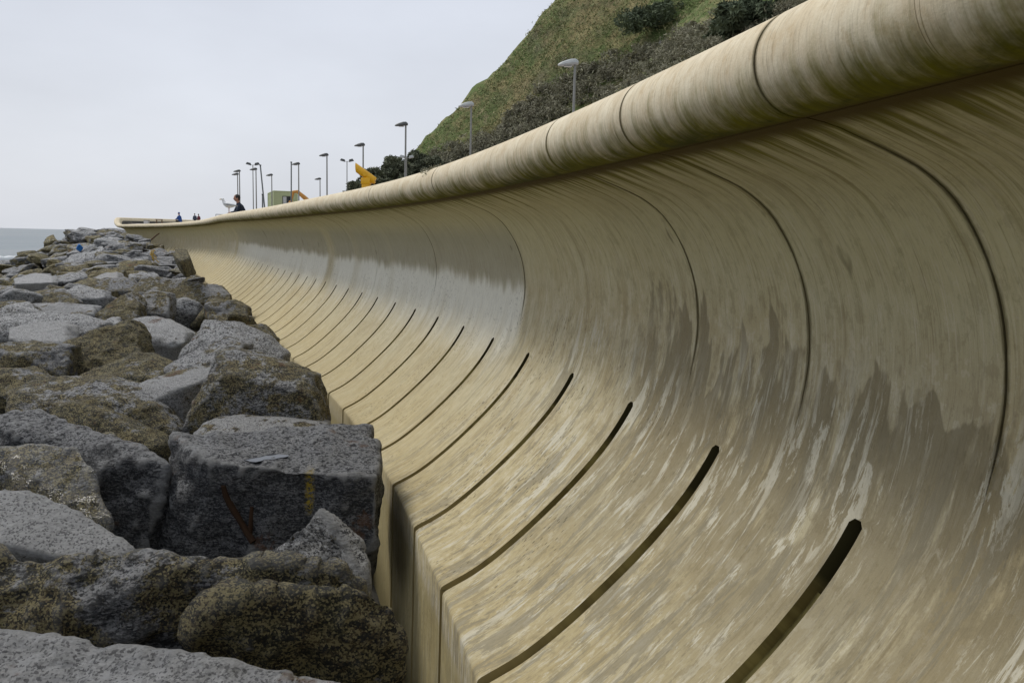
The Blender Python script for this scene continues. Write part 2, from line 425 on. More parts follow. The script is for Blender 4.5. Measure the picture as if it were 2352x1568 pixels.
# ------------------------------------------------------------------ promenade
def prom_z(y): return -.27+.92*sm(np.asarray(y, float), 44, 74)
ys = np.concatenate([np.arange(-9, 110, 1.5)]); us = np.concatenate([[0], np.linspace(.3, 26, 14), [60, 120]])
V = []
for y in ys:
    x0 = wall_x(y)+.2
    for u in us: V.append((x0+u, y, float(prom_z(y))))
n = len(us)
Q = np.array([(i*n+j, i*n+j+1, (i+1)*n+j+1, (i+1)*n+j) for i in range(len(ys)-1) for j in range(n-1)])
N = NT('promenade_paving'); co = N.n('ShaderNodeTexCoord').outputs['Object']
f = N.noise(co, .6, 6, .6); c = N.mix(f, (.40, .33, .30, 1), (.52, .45, .41, 1))
bk = N.n('ShaderNodeTexBrick'); N.put(bk.inputs['Vector'], co); bk.inputs['Scale'].default_value = 1.6
for k_, v_ in (('Color1', (1, 1, 1, 1)), ('Color2', (.85, .85, .85, 1)), ('Mortar', (.6, .6, .6, 1))): bk.inputs[k_].default_value = v_
c = N.mix(.8, c, bk.outputs[0], 'MULTIPLY')
meta(mesh_np('promenade', V, Q, N.fin(c, .8)), kind='structure')
# ------------------------------------------------------------------ boulders
def zr(s, u):
    """height of the boulder surface"""
    base = np.interp(s, [0, 30, 42, 60, 74, 80, 100], [-2.0, -1.95, -1.8, -.95, -.1, .1, .1])
    brk = np.interp(s, [0, 24, 40, 56, 78], [7.5, 7.5, 6.6, 4.6, 3.6])
    return base-np.clip(u-brk, 0, 99)*np.interp(s, [0, 24, 40, 60, 78], [.2, .26, .34, .46, .5])
N = NT('boulder_stone')
co = N.n('ShaderNodeTexCoord').outputs['Object']
oi = N.n('ShaderNodeObjectInfo')
seed = N.mul(oi.outputs['Random'], 37.)
def shift(v, k):
    x = N.n('ShaderNodeVectorMath', operation='ADD'); N.put(x.inputs[0], v); N.put(x.inputs[1], N.vec(N.mul(seed, k), N.mul(seed, k*.7), seed)); return x.outputs[0]
tone, moss, warm, band, grain = (obj_attr(N, k) for k in ('tone', 'moss', 'warm', 'band', 'grain'))
p = shift(co, 1.3)
mp = N.n('ShaderNodeMapping'); N.put(mp.inputs[0], p); mp.inputs['Rotation'].default_value = (.5, .3, .4); mp.inputs['Scale'].default_value = (1, 1, 2.4)
q = mp.outputs[0]
mp2 = N.n('ShaderNodeMapping'); N.put(mp2.inputs[0], p); mp2.inputs['Rotation'].default_value = (.5, .3, .4); mp2.inputs['Scale'].default_value = (2.2, 2.2, 15)
big = N.noise(p, 1.3, 5, .6); mid = N.noise(p, 5, 7, .68); spk = N.noise(q, 15, 9, .82); spk2 = N.noise(p, 48, 6, .8)
lay = N.noise(mp2.outputs[0], 1, 6, .7)
geo = N.n('ShaderNodeNewGeometry'); nz = N.n('ShaderNodeSeparateXYZ'); N.put(nz.inputs[0], geo.outputs['Normal']); up = nz.outputs[2]
pt = geo.outputs['Pointiness']
vg = N.vor(q, 46.); gs = N.n('ShaderNodeSeparateColor'); N.put(gs.inputs[0], vg.outputs['Color']); gr = gs.outputs[0]
vg2 = N.vor(p, 105.); gs2 = N.n('ShaderNodeSeparateColor'); N.put(gs2.inputs[0], vg2.outputs['Color']); gr2 = gs2.outputs[0]
c = N.mix(N.step(N.add(tone, N.mul(N.sub(big, .5), .6)), .0, 1.), (.066, .071, .078, 1), (.43, .42, .385, 1))
c = N.mix(N.mul(warm, N.step(mid, .38, .62)), c, (.27, .18, .09, 1))
c = N.mix(N.mul(N.step(lay, .5, .55), N.mul(band, .85)), c, (.04, .041, .042, 1))
c = N.mix(N.mul(N.step(lay, .48, .43), N.mul(band, .8)), c, (.52, .52, .52, 1))
pale = N.mul(N.step(N.add(up, N.mul(N.sub(mid, .5), 2.4)), .35, .75), N.add(.30, N.mul(tone, .5)))  # up-facing sides painted paler: light from above put into the stone colour
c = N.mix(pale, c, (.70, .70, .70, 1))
gv = N.add(gr, N.mul(N.sub(spk, .5), 2.6))
c = N.mix(N.mul(N.step(gv, .66, .78, 0., .88), grain), c, (.020, .022, .026, 1))
c = N.mix(N.mul(N.step(gv, .30, .20), N.mul(grain, N.add(.10, N.mul(tone, .75)))), c, (.78, .78, .78, 1))
c = N.mix(N.step(gr2, .74, .80, 0., .6), c, (.03, .03, .034, 1))
c = N.mix(N.mul(N.step(gr2, .2, .14), N.add(.08, N.mul(tone, .6))), c, (.66, .66, .65, 1))
# olive-brown growth
mm = N.add(N.add(N.mul(N.sub(mid, .5), 1.5), N.mul(N.sub(N.noise(q, 7.5, 11, .82), .5), 1.3)), N.add(N.mul(N.sub(big, .5), 1.4), N.sub(moss, .5)))
mf = N.noise(q, 7.5, 11, .82)
gm = N.add(gr2, N.mul(N.sub(mf, .5), 3.8))
mc = N.mix(N.step(mid, .42, .6), (.088, .080, .032, 1), (.12, .085, .032, 1))
mc = N.mix(N.step(gm, .42, .25), mc, (.37, .31, .14, 1))
mc = N.mix(N.step(gm, .62, .76), mc, (.014, .014, .007, 1))
c = N.mix(N.step(mm, -.06, .08, 0., .95), c, mc)
rust = N.noise(p, 2.6, 6, .7)
c = N.mix(N.mul(N.step(rust, .62, .68), .55), c, (.20, .085, .028, 1))
c = N.mix(N.mul(N.step(pt, .512, .545), N.mul(N.step(moss, .8, .3, .1, 1.), N.add(.5, N.mul(tone, .35)))), c, (.50, .50, .49, 1))
h = N.add(N.add(N.mul(mid, 1.5), N.mul(spk, 1.0)), N.add(N.mul(lay, N.mul(band, .9)), N.add(N.mul(spk2, .3), N.mul(mf, .6))))
M_rock = N.fin(c, N.step(mid, .3, .7, .62, .85), N.bump(h, 1., .12), .35)

TEX = bpy.data.textures
def displace(me, amt, seed, f0, sharp=.35):
    n = len(me.vertices); co = np.empty(n*3, np.float32); me.vertices.foreach_get('co', co); co = co.reshape(-1, 3)
    no = np.empty(n*3, np.float32); me.vertices.foreach_get('normal', no); no = no.reshape(-1, 3)
    off = Vector((seed*3.17, seed*1.7, seed*.61)); d = np.empty(n, np.float32)
    for i in range(n):
        q = Vector(co[i])+off
        a = noise.noise(q*f0)+.5*noise.noise(q*f0*2.1)
        b = 1-2*abs(noise.noise(q*f0*1.7+Vector((9, 9, 9))))
        e = noise.noise(q*f0*4.2)*.20+noise.noise(q*f0*9)*.16
        d[i] = a*.9+b*sharp*1.3+e*1.5
    co += no*(d*amt)[:, None]
    me.vertices.foreach_set('co', co.ravel()); me.update()
def rock_mesh(name, pts, vox, amt, seed, f0, smooth_it=3, chip=0):
    bm = bmesh.new()
    for p in pts: bm.verts.new(p)
    r = bmesh.ops.convex_hull(bm, input=bm.verts)
    bmesh.ops.delete(bm, geom=[v for v in bm.verts if not v.link_faces], context='VERTS')
    bm.normal_update()
    me = bpy.data.meshes.new(name+'_hull'); bm.to_mesh(me); bm.free()
    o = bpy.data.objects.new('tmp', me); COL.objects.link(o)
    md = o.modifiers.new('r', 'REMESH'); md.mode = 'VOXEL'; md.voxel_size = vox
    sm_ = o.modifiers.new('s', 'SMOOTH'); sm_.factor = .5; sm_.iterations = smooth_it
    dg = bpy.context.evaluated_depsgraph_get()
    out = bpy.data.meshes.new_from_object(o.evaluated_get(dg)); out.name = name
    bpy.data.objects.remove(o); bpy.data.meshes.remove(me)
    displace(out, amt, seed, f0)
    out.polygons.foreach_set('use_smooth', np.ones(len(out.polygons), bool))
    out.materials.clear(); out.materials.append(M_rock)
    return out
def brk_(s): return float(np.interp(s, [0, 24, 40, 56, 78], [7.5, 7.5, 6.6, 4.6, 3.6]))
HERO = []      # plan circles already taken
GROUP = 'boulders of the rock armour'
def add_boulder(me, label, loc=(0, 0, 0), tone=.4, moss=.4, warm=.1, band=.3, rot=None, scale=None):
    grain = .22 if ('smooth' in label or 'slab' in label) else (.35 if 'streaked' in label else 1.)
    o = bpy.data.objects.new('boulder', me); COL.objects.link(o); o.location = loc
    if rot is not None: o.rotation_euler = rot
    if scale is not None: o.scale = scale
    meta(o, label, 'boulder', GROUP)
    o['grain'] = grain
    o['tone'], o['moss'], o['warm'], o['band'] = float(tone), float(moss), float(warm), float(band)
    return o
hi = [0]
def hero(label, pts, tone=.4, moss=.4, warm=.1, band=.3, amt=.05, vox=.03, down=.9, back=(0, .5), f0=1.6, sm_it=2, base=None):
    """pts: corners seen in the photo as (x, y, z); each also gets a foot lower down and a little behind, so the stone has its depth"""
    hi[0] += 1
    W_ = [onz(x, y, z) for x, y, z in pts]
    P = list(W_)
    cen = sum(W_, Vector())/len(W_)
    for w in W_:
        P.append(Vector((w.x*.9+cen.x*.1+back[0], w.y*.9+cen.y*.1+back[1], min(w.z, cen.z)-down)))
    c0 = sum(P, Vector())/len(P)
    me = rock_mesh('boulder', [q-c0 for q in P], vox, amt*1.25, hi[0], f0, sm_it)
    o = add_boulder(me, label, c0, tone, moss, warm, band)
    xs = [q.x for q in P]; yy = [q.y for q in P]
    HERO.append((min(xs), max(xs), min(yy), max(yy), max(q.z for q in P)))
    return o, W_
blk, blkW = hero('big dark grey boulder with flat top, puddle and forked rusty rod on its front face', [(398, 1000, -1.62), (620, 1000, -1.72), (845, 978, -1.66), (876, 1030, -1.72), (866, 1096, -1.78), (715, 1066, -1.74), (590, 1082, -1.76), (490, 1062, -1.70),
    (340, 1262, -2.5), (437, 1286, -2.5), (862, 1240, -2.25)], .12, .08, .0, .3, .055, .024, .5, (0, .25))
blk_mat = [M_rock.copy(), M_rock.copy()]
hero('small pale grey pyramid shaped boulder in front of the big block, beside the wall toe', [(738, 1166, -1.74), (575, 1294, -2.15), (842, 1290, -2.05), (825, 1232, -1.93), (690, 1330, -2.2), (846, 1345, -2.15)], .85, .25, 0, .3, .03, .02, .5, (0, .2))
hero('smooth pale beige slab tilted at the left edge with rusty veins', [(-80, 1118, -1.52), (62, 1122, -1.54), (186, 1170, -1.64), (325, 1264, -1.83), (215, 1302, -1.87), (0, 1245, -1.75), (-80, 1235, -1.72)], .80, .0, .10, .05, .018, .022, .5, (-.1, .25), 1.1)
hero('dark blue grey boulder with wavy crest left of the big flat topped block', [(-60, 960, -1.55), (30, 944, -1.53), (110, 947, -1.55), (195, 992, -1.62), (300, 1035, -1.72), (386, 1062, -1.78), (378, 1150, -2.1), (335, 1262, -2.4), (215, 1080, -1.85), (215, 1250, -2.4)], .12, .1, 0, .3, .06, .024, .5, (0, .25))
wetrock, _w = hero('wet glinting olive boulder with scored face at the left edge', [(-60, 1030, -1.60), (87, 1019, -1.60), (181, 1030, -1.63), (204, 1070, -1.72), (258, 1200, -2.05), (138, 1145, -1.92), (0, 1115, -1.85), (-60, 1120, -1.86)], .35, .58, .1, .4, .035, .022, .4, (-.05, .1))
hero('long olive brown foreground boulder with hollow saddle across the lower left', [(-90, 1285, -1.70), (60, 1292, -1.72), (221, 1305, -1.74), (350, 1266, -1.66), (483, 1288, -1.70), (644, 1296, -1.72), (791, 1308, -1.76), (842, 1345, -1.86), (790, 1420, -2.0), (500, 1470, -2.1), (-90, 1470, -2.0)], .22, .62, .3, .6, .10, .024, .45, (0, .15))
hero('rounded brown mossy boulder in the foreground against the wall toe', [(440, 1400, -1.82), (529, 1366, -1.74), (660, 1352, -1.72), (800, 1344, -1.73), (897, 1386, -1.82), (927, 1450, -1.95), (930, 1560, -2.2), (640, 1590, -2.2), (450, 1500, -2.05)], .15, .74, .3, .3, .075, .022, .4, (0, .1))
hero('pale and dark streaked grey boulder along the bottom edge, nearest of all', [(-120, 1438, -1.70), (60, 1446, -1.70), (184, 1476, -1.73), (460, 1514, -1.76), (830, 1572, -1.83), (880, 1640, -1.95), (400, 1800, -2.0), (-200, 1800, -1.95)], .62, .25, .1, 1., .045, .02, .5, (0, -.1), 2.0)
def block(label, d0, pts, tone=.4, moss=.4, warm=.1, band=.3, amt=.035, vox=.028, thick=.55, f0=1.7, sm_it=1):
    """pts: (x, y, metres behind the front); the stone gets a hidden back and a foot"""
    hi[0] += 1
    W_ = [ony(x, y, d0+dd) for x, y, dd in pts]; lo = min(w.z for w in W_)-.35; P = list(W_)
    for w, (x, y, dd) in zip(W_, pts):
        P.append(Vector((w.x*.92+sum(v.x for v in W_)/len(W_)*.08, w.y+thick, w.z-.12*thick))); P.append(Vector((w.x, w.y+.12, lo)))
    c0 = sum(P, Vector())/len(P)
    o = add_boulder(rock_mesh('boulder', [q-c0 for q in P], vox, amt*1.25, hi[0], f0, sm_it), label, c0, tone, moss, warm, band)
    HERO.append((min(q.x for q in P), max(q.x for q in P), min(q.y for q in P), max(q.y for q in P), 0))
block('large grey boulder with scored grooves on its front, behind the flat topped block', 9.0, [(505, 805, .5), (560, 812, .6), (640, 835, .5), (722, 862, .4), (520, 852, .12), (600, 882, .08), (715, 905, .12), (412, 985, 0), (470, 900, .15), (600, 990, -.1), (745, 975, 0)], .42, .56, .05, .35)
block('flat pale olive slab lying at the foot of the scored grey boulder', 8.3, [(468, 968, .35), (540, 955, .5), (640, 962, .5), (745, 978, .4), (738, 1012, .05), (520, 1018, 0), (440, 998, .1)], .68, .35, .15, .4, .018)
block('square boulder with smooth beige flat top and shaded brown front', 9.7, [(300, 886, .3), (392, 852, .9), (482, 838, 1.2), (490, 862, .6), (420, 890, .1), (350, 920, 0), (310, 945, .05), (360, 978, 0), (415, 970, .05), (470, 925, .4)], .66, .42, .15, .1, .02)
block('long rounded olive grey boulder with pale speckles at left, in front of the brown pair', 9.2, [(12, 900, .4), (70, 880, .7), (150, 876, .8), (290, 884, .6), (355, 925, .3), (405, 990, .1), (150, 925, .06), (20, 965, 0), (200, 990, 0), (340, 1015, 0)], .38, .62, .1, .3, .045)
block('low brown boulder wedged below the long olive grey one', 8.7, [(105, 930, .2), (170, 920, .3), (260, 962, .3), (368, 1022, .1), (110, 990, 0), (200, 1015, 0), (330, 1040, 0)], .25, .8, .3, .2)
block('rust brown angular boulder left of the beige topped square one', 11., [(160, 868, .2), (240, 845, .4), (310, 812, .6), (355, 830, .5), (388, 855, .3), (250, 872, .06), (330, 862, .06), (180, 902, 0), (300, 908, 0), (385, 892, 0)], .25, .78, .5, .2)
block('tall brown crusty boulder with pointed crest, middle of the left half', 12.5, [(120, 800, .3), (215, 768, .6), (290, 735, .7), (318, 770, .5), (322, 815, .3), (230, 820, .06), (110, 852, 0), (210, 866, 0), (320, 840, 0)], .28, .85, .35, .3, .055)
block('grey granite boulder sloping towards the wall toe, upper end pale', 12., [(468, 736, .8), (530, 742, .8), (600, 768, .6), (652, 815, .3), (560, 792, .1), (470, 780, .3), (410, 822, .2), (520, 855, 0), (645, 850, 0)], .55, .2, 0, .4)
block('grey boulder lying lengthwise in front of the sloping granite one', 11., [(372, 845, .3), (430, 815, .5), (520, 775, .7), (560, 790, .5), (470, 835, .06), (400, 870, 0), (500, 856, 0), (540, 832, .1)], .5, .35, .05, .3)
block('bright whitish granite slab with sharp corner, left of the wall side boulders', 14.5, [(300, 735, .5), (360, 726, .9), (425, 765, .4), (330, 768, .06), (310, 792, 0), (400, 797, 0), (425, 785, .1)], 1., .05, 0, .2)
block('long pale grey ridge of granite at the left edge', 15.5, [(-60, 728, .4), (60, 720, .7), (170, 722, .7), (232, 742, .4), (80, 748, .06), (-60, 778, 0), (100, 782, 0), (200, 778, 0)], .95, .05, 0, .4, .05)
block('pale beige flat slab in front of the long granite ridge', 14.3, [(20, 752, .6), (95, 738, .9), (150, 748, .7), (150, 787, 0), (40, 787, 0), (20, 775, .1)], .82, .12, .2, .05, .02)
block('dark olive boulder below the beige slab at the left edge', 12., [(-60, 800, .3), (60, 785, .5), (160, 795, .4), (40, 815, .05), (-60, 872, 0), (150, 870, 0)], .28, .65, .1, .3, .045)
block('brown boulder at the left edge with rusty top, above the wet glinting one', 10.8, [(-60, 850, .3), (30, 846, .4), (100, 872, .2), (-60, 912, 0), (70, 908, 0)], .3, .75, .55, .2)
block('dark boulder pressed against the wall toe beyond the granite one', 15., [(540, 752, .4), (590, 746, .5), (630, 778, .2), (550, 797, 0), (625, 802, 0)], .15, .6, 0, .2)
block('olive slab with flat layered end pointing at the wall', 24., [(330, 632, .9), (440, 648, .9), (500, 655, .6), (527, 675, .3), (528, 694, 0), (420, 692, 0), (300, 672, .2)], .4, .55, .05, .8, .025)
block('dark boulder with rounded end by the wall, below the olive slab', 20., [(470, 698, .4), (530, 688, .5), (565, 706, .3), (480, 742, 0), (566, 734, 0)], .2, .6, .05, .2)
block('orange brown angular boulder in the middle of the rock slope', 19., [(216, 720, .2), (250, 690, .5), (300, 672, .7), (318, 700, .3), (228, 738, 0), (312, 734, 0)], .4, .7, .9, .2, .05)
block('grey streaked boulder leaning right of the orange brown one', 20., [(309, 690, .3), (340, 668, .6), (383, 672, .5), (388, 700, .2), (312, 722, 0), (385, 722, 0)], .5, .4, .2, .5)
block('long flat grey slab left of the orange brown boulder', 20., [(65, 700, .6), (130, 695, .9), (216, 702, .6), (214, 722, 0), (70, 724, 0)], .5, .35, .05, .8, .02)
block('dark three sided boulder above the long flat grey slab', 23., [(77, 690, .2), (125, 663, .6), (173, 692, .3), (85, 700, 0), (170, 702, 0)], .2, .55, .05, .2)
block('pale whitish boulder with rounded back right of the dark three sided one', 24., [(148, 668, .3), (175, 655, .6), (238, 668, .5), (240, 684, 0), (155, 688, 0)], .95, .05, 0, .3)
block('dark domed boulder above the pale whitish one', 26.5, [(185, 655, .3), (240, 638, .8), (300, 642, .7), (315, 658, .3), (310, 668, 0), (195, 668, 0)], .2, .55, .05, .3)
block('small bright white pointed boulder near the left edge', 24., [(9, 680, .2), (38, 664, .5), (59, 682, .2), (12, 688, 0), (58, 690, 0)], 1., .0, 0, .1)
block('dark mossy boulder at the left edge above the pale granite ridge', 19.5, [(-60, 700, .3), (20, 688, .5), (59, 705, .2), (-60, 726, 0), (58, 726, 0)], .2, .7, .1, .2)
block('broad pale flat slab far out near the left edge', 31., [(31, 640, .8), (80, 627, 1.4), (117, 634, 1.), (120, 648, 0), (35, 652, 0)], .85, .1, .05, .1, .02)
block('pale slab with rusty orange end in the upper slope', 31.5, [(197, 643, .3), (240, 627, .8), (268, 626, .7), (274, 642, .2), (205, 650, 0), (272, 650, 0)], .85, .1, .75, .1)
hero('brown mossy boulder perched high beside the wall, far up the slope', [(395, 582, -.62), (408, 571, -.55), (428, 572, -.56), (436, 592, -.74), (412, 600, -.8)], .18, .9, .3, .1, .03, .05, .5, (0, .5), 1.2)
def base_node(m): return [x for x in m.node_tree.nodes if x.type == 'BSDF_PRINCIPLED'][0]
# yellow lichen streak down the front of the big block
m = blk_mat[0]; m.name = 'boulder_stone_lichen'; T = m.node_tree; B_ = base_node(m); src = B_.inputs['Base Color'].links[0].from_socket
def tn(ty, ins, **kw):
    x = T.nodes.new(ty)
    for k, v in kw.items(): setattr(x, k, v)
    for k, v in ins.items():
        if isinstance(v, bpy.types.NodeSocket): T.links.new(v, x.inputs[k])
        else: x.inputs[k].default_value = v
    return x
la = onz(704, 1096, -1.78)-blk.location; d_l = math.hypot((la+blk.location).x, (la+blk.location).y)
lb_ = ony(703, 1176, (la+blk.location).y)-blk.location
tco = T.nodes.new('ShaderNodeTexCoord').outputs['Object']; sx = tn('ShaderNodeSeparateXYZ', {0: tco})
nz_ = tn('ShaderNodeTexNoise', {'Vector': tco, 'Scale': 38., 'Detail': 6., 'Roughness': .75}).outputs['Fac']
dx_ = tn('ShaderNodeMath', {0: tn('ShaderNodeMath', {0: sx.outputs[0], 1: (la.x+lb_.x)/2}, operation='SUBTRACT').outputs[0]}, operation='ABSOLUTE').outputs[0]
m1 = tn('ShaderNodeMapRange', {0: dx_, 1: .045, 2: .012}).outputs[0]
m2 = tn('ShaderNodeMapRange', {0: sx.outputs[2], 1: lb_.z-.06, 2: lb_.z+.02}).outputs[0]
m3 = tn('ShaderNodeMapRange', {0: sx.outputs[2], 1: la.z+.05, 2: la.z-.02}).outputs[0]
m4 = tn('ShaderNodeMapRange', {0: nz_, 1: .47, 2: .53}).outputs[0]
mm_ = tn('ShaderNodeMath', {0: tn('ShaderNodeMath', {0: m1, 1: m2}, operation='MULTIPLY').outputs[0], 1: tn('ShaderNodeMath', {0: m3, 1: m4}, operation='MULTIPLY').outputs[0]}, operation='MULTIPLY').outputs[0]
mx_ = T.nodes.new('ShaderNodeMix'); mx_.data_type = 'RGBA'; T.links.new(mm_, mx_.inputs[0]); T.links.new(src, mx_.inputs[6]); mx_.inputs[7].default_value = (.62, .44, .03, 1); T.links.new(mx_.outputs[2], B_.inputs['Base Color'])
blk.data.materials.clear(); blk.data.materials.append(m)
# wet film on the scored boulder at the left edge
m = blk_mat[1]; m.name = 'boulder_stone_wet'; T = m.node_tree; B_ = base_node(m)
tco = T.nodes.new('ShaderNodeTexCoord').outputs['Object']
nz_ = tn('ShaderNodeTexNoise', {'Vector': tco, 'Scale': 7., 'Detail': 4., 'Roughness': .6}).outputs['Fac']
rr_ = tn('ShaderNodeMapRange', {0: nz_, 1: .47, 2: .53, 3: .6, 4: .06}).outputs[0]; T.links.new(rr_, B_.inputs['Roughness'])
B_.inputs['Specular IOR Level'].default_value = 1.
wetrock.data.materials.clear(); wetrock.data.materials.append(m)
# ---- a dozen shapes reused for the rest
PROT = []
for k in range(14):
    pts = []
    for _ in range(15):
        v = Vector((rng.normal(), rng.normal(), rng.normal())).normalized()
        e = .55
        v = Vector([math.copysign(abs(q)**e, q) for q in v])
        v = Vector((v.x*rng.uniform(.75, 1.05), v.y*rng.uniform(.6, .9), v.z*rng.uniform(.55, .8)))*.5
        pts.append(v)
    PROT.append(rock_mesh('boulder', pts, .035, .05, 50+k, 2.1, 1))
def in_hero(x, y, r):
    for a, b, c, d, z in HERO:
        if a-r*.5 < x < b+r*.5 and c-r*.35 < y < d+r*.45: return True
    return False
zones = [(0, 14, 'near the camera'), (14, 24, 'in the middle distance'), (24, 38, 'well along the slope'), (38, 58, 'in the far part'), (58, 130, 'below the wall end')]
kinds = [('pale grey granite boulder', (.78, 1.), (0, .15), (0, .05)), ('mid grey boulder', (.42, .62), (.15, .4), (0, .15)), ('dark slate grey boulder', (.1, .25), (.1, .35), (0, .1)),
         ('olive mossy boulder', (.25, .45), (.62, .85), (0, .2)), ('rusty brown boulder', (.3, .5), (.5, .8), (.45, .75))]
pk = [.14, .20, .14, .40, .12]
cand = []
s = 2.2
while s < 100:
    a = 1.12+.0085*s
    u = 1.95*K+.15+a*.42
    while u < 26:
        cand.append((s+rng.uniform(-.3, .3)*a, u+rng.uniform(-.25, .25)*a, a)); u += a*rng.uniform(.85, 1.15)
    s += a*.92
cnt = 0
placed = []
for s, u, a in cand:
    z = float(zr(s, u)); 
    if z < -5.0: continue
    P = at(s, u, 0, False); x, y = float(P[0]), float(P[1])
    px, py = pix((x, y, z)); 
    if not (-160 < px < 1150 and 505 < py < 1900) or y < 1.5: continue
    if in_hero(x, y, a): continue
    placed.append((y, x, z, s, u, a, px, py))
placed.sort()
for y, x, z, s, u, a, px, py in placed[:330]:
    d = math.hypot(x, y)
    k = int(rng.choice(5, p=pk if s < 30 else [.10, .30, .28, .26, .06])); nm, tr, mr_, wr = kinds[k]
    zn = [q for lo_, hi_, q in zones if lo_ <= d < hi_ or hi_ == 130][0]
    u0 = 1.95*K
    side = 'close beside the wall' if u-u0 < 1.6 else ('on the sea side slope' if u > brk_(s)+1 else 'between wall and sea')
    sc = a*rng.uniform(.9, 1.3)*float(np.interp(s, [18, 34], [1, 1.18])); fl = float(np.interp(s, [18, 34], [1, .5])); rot_ = (rng.uniform(-.5, .5)*fl, rng.uniform(-.45, .45)*fl, rng.uniform(0, 6.28)); tl = max(abs(rot_[0]), abs(rot_[1]))
    szw = 'large' if sc > a*1.22 else ('small' if sc < a*1.0 else 'middle sized'); tw = 'tilted' if tl > .38 else ('flat lying' if tl < .2 else '')
    if u-u0 < sc*.62: sc = max(.7, (u-u0)/.62)
    zz = z-.30*sc*(.55+.45*fl)+rng.uniform(-.22, .26)*min(sc, 1.6)*fl
    tn = rng.uniform(*tr)
    tn *= float(np.interp(s, [15, 40], [1, .5]))
    if u > brk_(s)+1: tn *= .6
    lb = ' '.join(('%s %s %s %s, %s' % (szw, tw, nm, side, zn)).split())
    if len(lb.split()) > 16: lb = ' '.join(('%s %s %s, %s' % (szw, nm, side, zn)).split())
    o = add_boulder(PROT[int(rng.integers(14))], lb, (x, y, zz), tn, rng.uniform(*mr_)+(.22 if u > brk_(s)+1 else 0), rng.uniform(*wr), rng.uniform(.1, .7),
        rot_, (sc*rng.uniform(.95, 1.35), sc*rng.uniform(.85, 1.15), sc*rng.uniform(.75, 1.15)*float(np.interp(s, [18, 34], [1, .62]))))
    cnt += 1
print('boulders', cnt, 'candidates', len(placed))
# ---- bed under the boulders, reaching down into the sea
ss = np.arange(-6, 112, .8); uu = np.concatenate([[1.95*K-.1, 1.95*K+.3], np.arange(2, 34, .9)])
V = []
for s in ss:
    for u in uu:
        p_ = at(s, u, 0, False); z = max(float(zr(s, u)), -6.5)-1.0-.5*max(0, 2.2-u)+.3*noise.noise(Vector((s*.9, u*.9, 0)))
        V.append((p_[0], p_[1], z))
n = len(uu)
Q = np.array([(i*n+j, i*n+j+1, (i+1)*n+j+1, (i+1)*n+j)[::-1] for i in range(len(ss)-1) for j in range(n-1)])
N = NT('rubble'); co = N.n('ShaderNodeTexCoord').outputs['Object']
f = N.noise(co, 2.5, 6, .7); v_ = N.vor(co, 3.5)
c = N.mix(f, (.02, .019, .015, 1), (.07, .066, .055, 1))  # near black: shade of the gaps between boulders put into the colour
meta(mesh_np('rubble_bed', V, Q, N.fin(c, .9, N.bump(N.add(f, v_.outputs['Distance']), 1., .15))), kind='structure')
# ------------------------------------------------------------------ hill
FY = np.array([-20, 10, 30, 60, 122, 148, 220.]); FX = np.array([30, 22, 13, 3, -5, -31, -44.])
def hz(X, Y, rough=True):
    w = X-np.interp(Y, FY, FX)
    w = np.maximum(w, 0)
    h = 1.0*w+.0016*w*w
    h = np.where(h > 62, 62+(h-62)*.15, h)
    h = h*(1-sm(Y, 151, 182))
    base = prom_z(min(max(Y, -20), 200))
    if rough and w > 0:
        a = min(1., w/6.)
        v = Vector((X*.055, Y*.055, 3.))
        h += a*(2.4*noise.noise(v)+1.5*abs(noise.noise(v*2.7))+.8*noise.noise(v*6)+.4*noise.noise(v*14))
        # ledges of rock high on the nose
        k = float(sm(h, 24, 36)); st = 3.2
        f = (h/st) % 1; h += a*k*.55*(f*f*st-f*st)
    return base+h if w > 0 else base-.3
M_ = NT('hillside'); N = M_; co = N.n('ShaderNodeTexCoord').outputs['Object']
n1 = N.noise(co, .055, 6, .65); n2 = N.noise(co, .25, 6, .7); n3 = N.noise(co, 1.3, 5, .75)
c = N.mix(N.step(N.add(n1, N.mul(N.sub(n2, .5), .8)), .36, .56), (.29, .25, .125, 1), (.125, .17, .06, 1))
c = N.mix(N.mul(N.step(n2, .54, .66), .75), c, (.34, .295, .17, 1))
c = N.mix(N.mul(N.step(n3, .52, .66), .6), c, (.10, .09, .05, 1))
geo = N.n('ShaderNodeNewGeometry'); nn_ = N.n('ShaderNodeSeparateXYZ'); N.put(nn_.inputs[0], geo.outputs['Normal'])
c = N.mix(N.mul(N.step(nn_.outputs[2], .56, .36), .75), c, (.16, .135, .10, 1))
M_hill = N.fin(c, .95, N.bump(N.add(n3, n2), 1., .5), .1)
ys = np.concatenate([np.arange(0, 60, 1.2), np.arange(60, 195, 1.0)]); ws = np.concatenate([[-1], np.arange(0, 60, .9), np.arange(60, 140, 5)])
V = []
for y in ys:
    xf = float(np.interp(y, FY, FX))
    for w in ws: V.append((xf+w, y, float(hz(xf+w, y))))
n = len(ws)
Q = np.array([(i*n+j, i*n+j+1, (i+1)*n+j+1, (i+1)*n+j) for i in range(len(ys)-1) for j in range(n-1)])
meta(mesh_np('hill', V, Q, M_hill), kind='structure')
def on_hill(px, py, y0=8.):
    r = ray(px, py); t_ = y0
    while t_ < 190:
        q = r*(t_/r.y)
        if q.z < hz(q.x, q.y, False)+1.0: return q
        t_ += .5
    return None
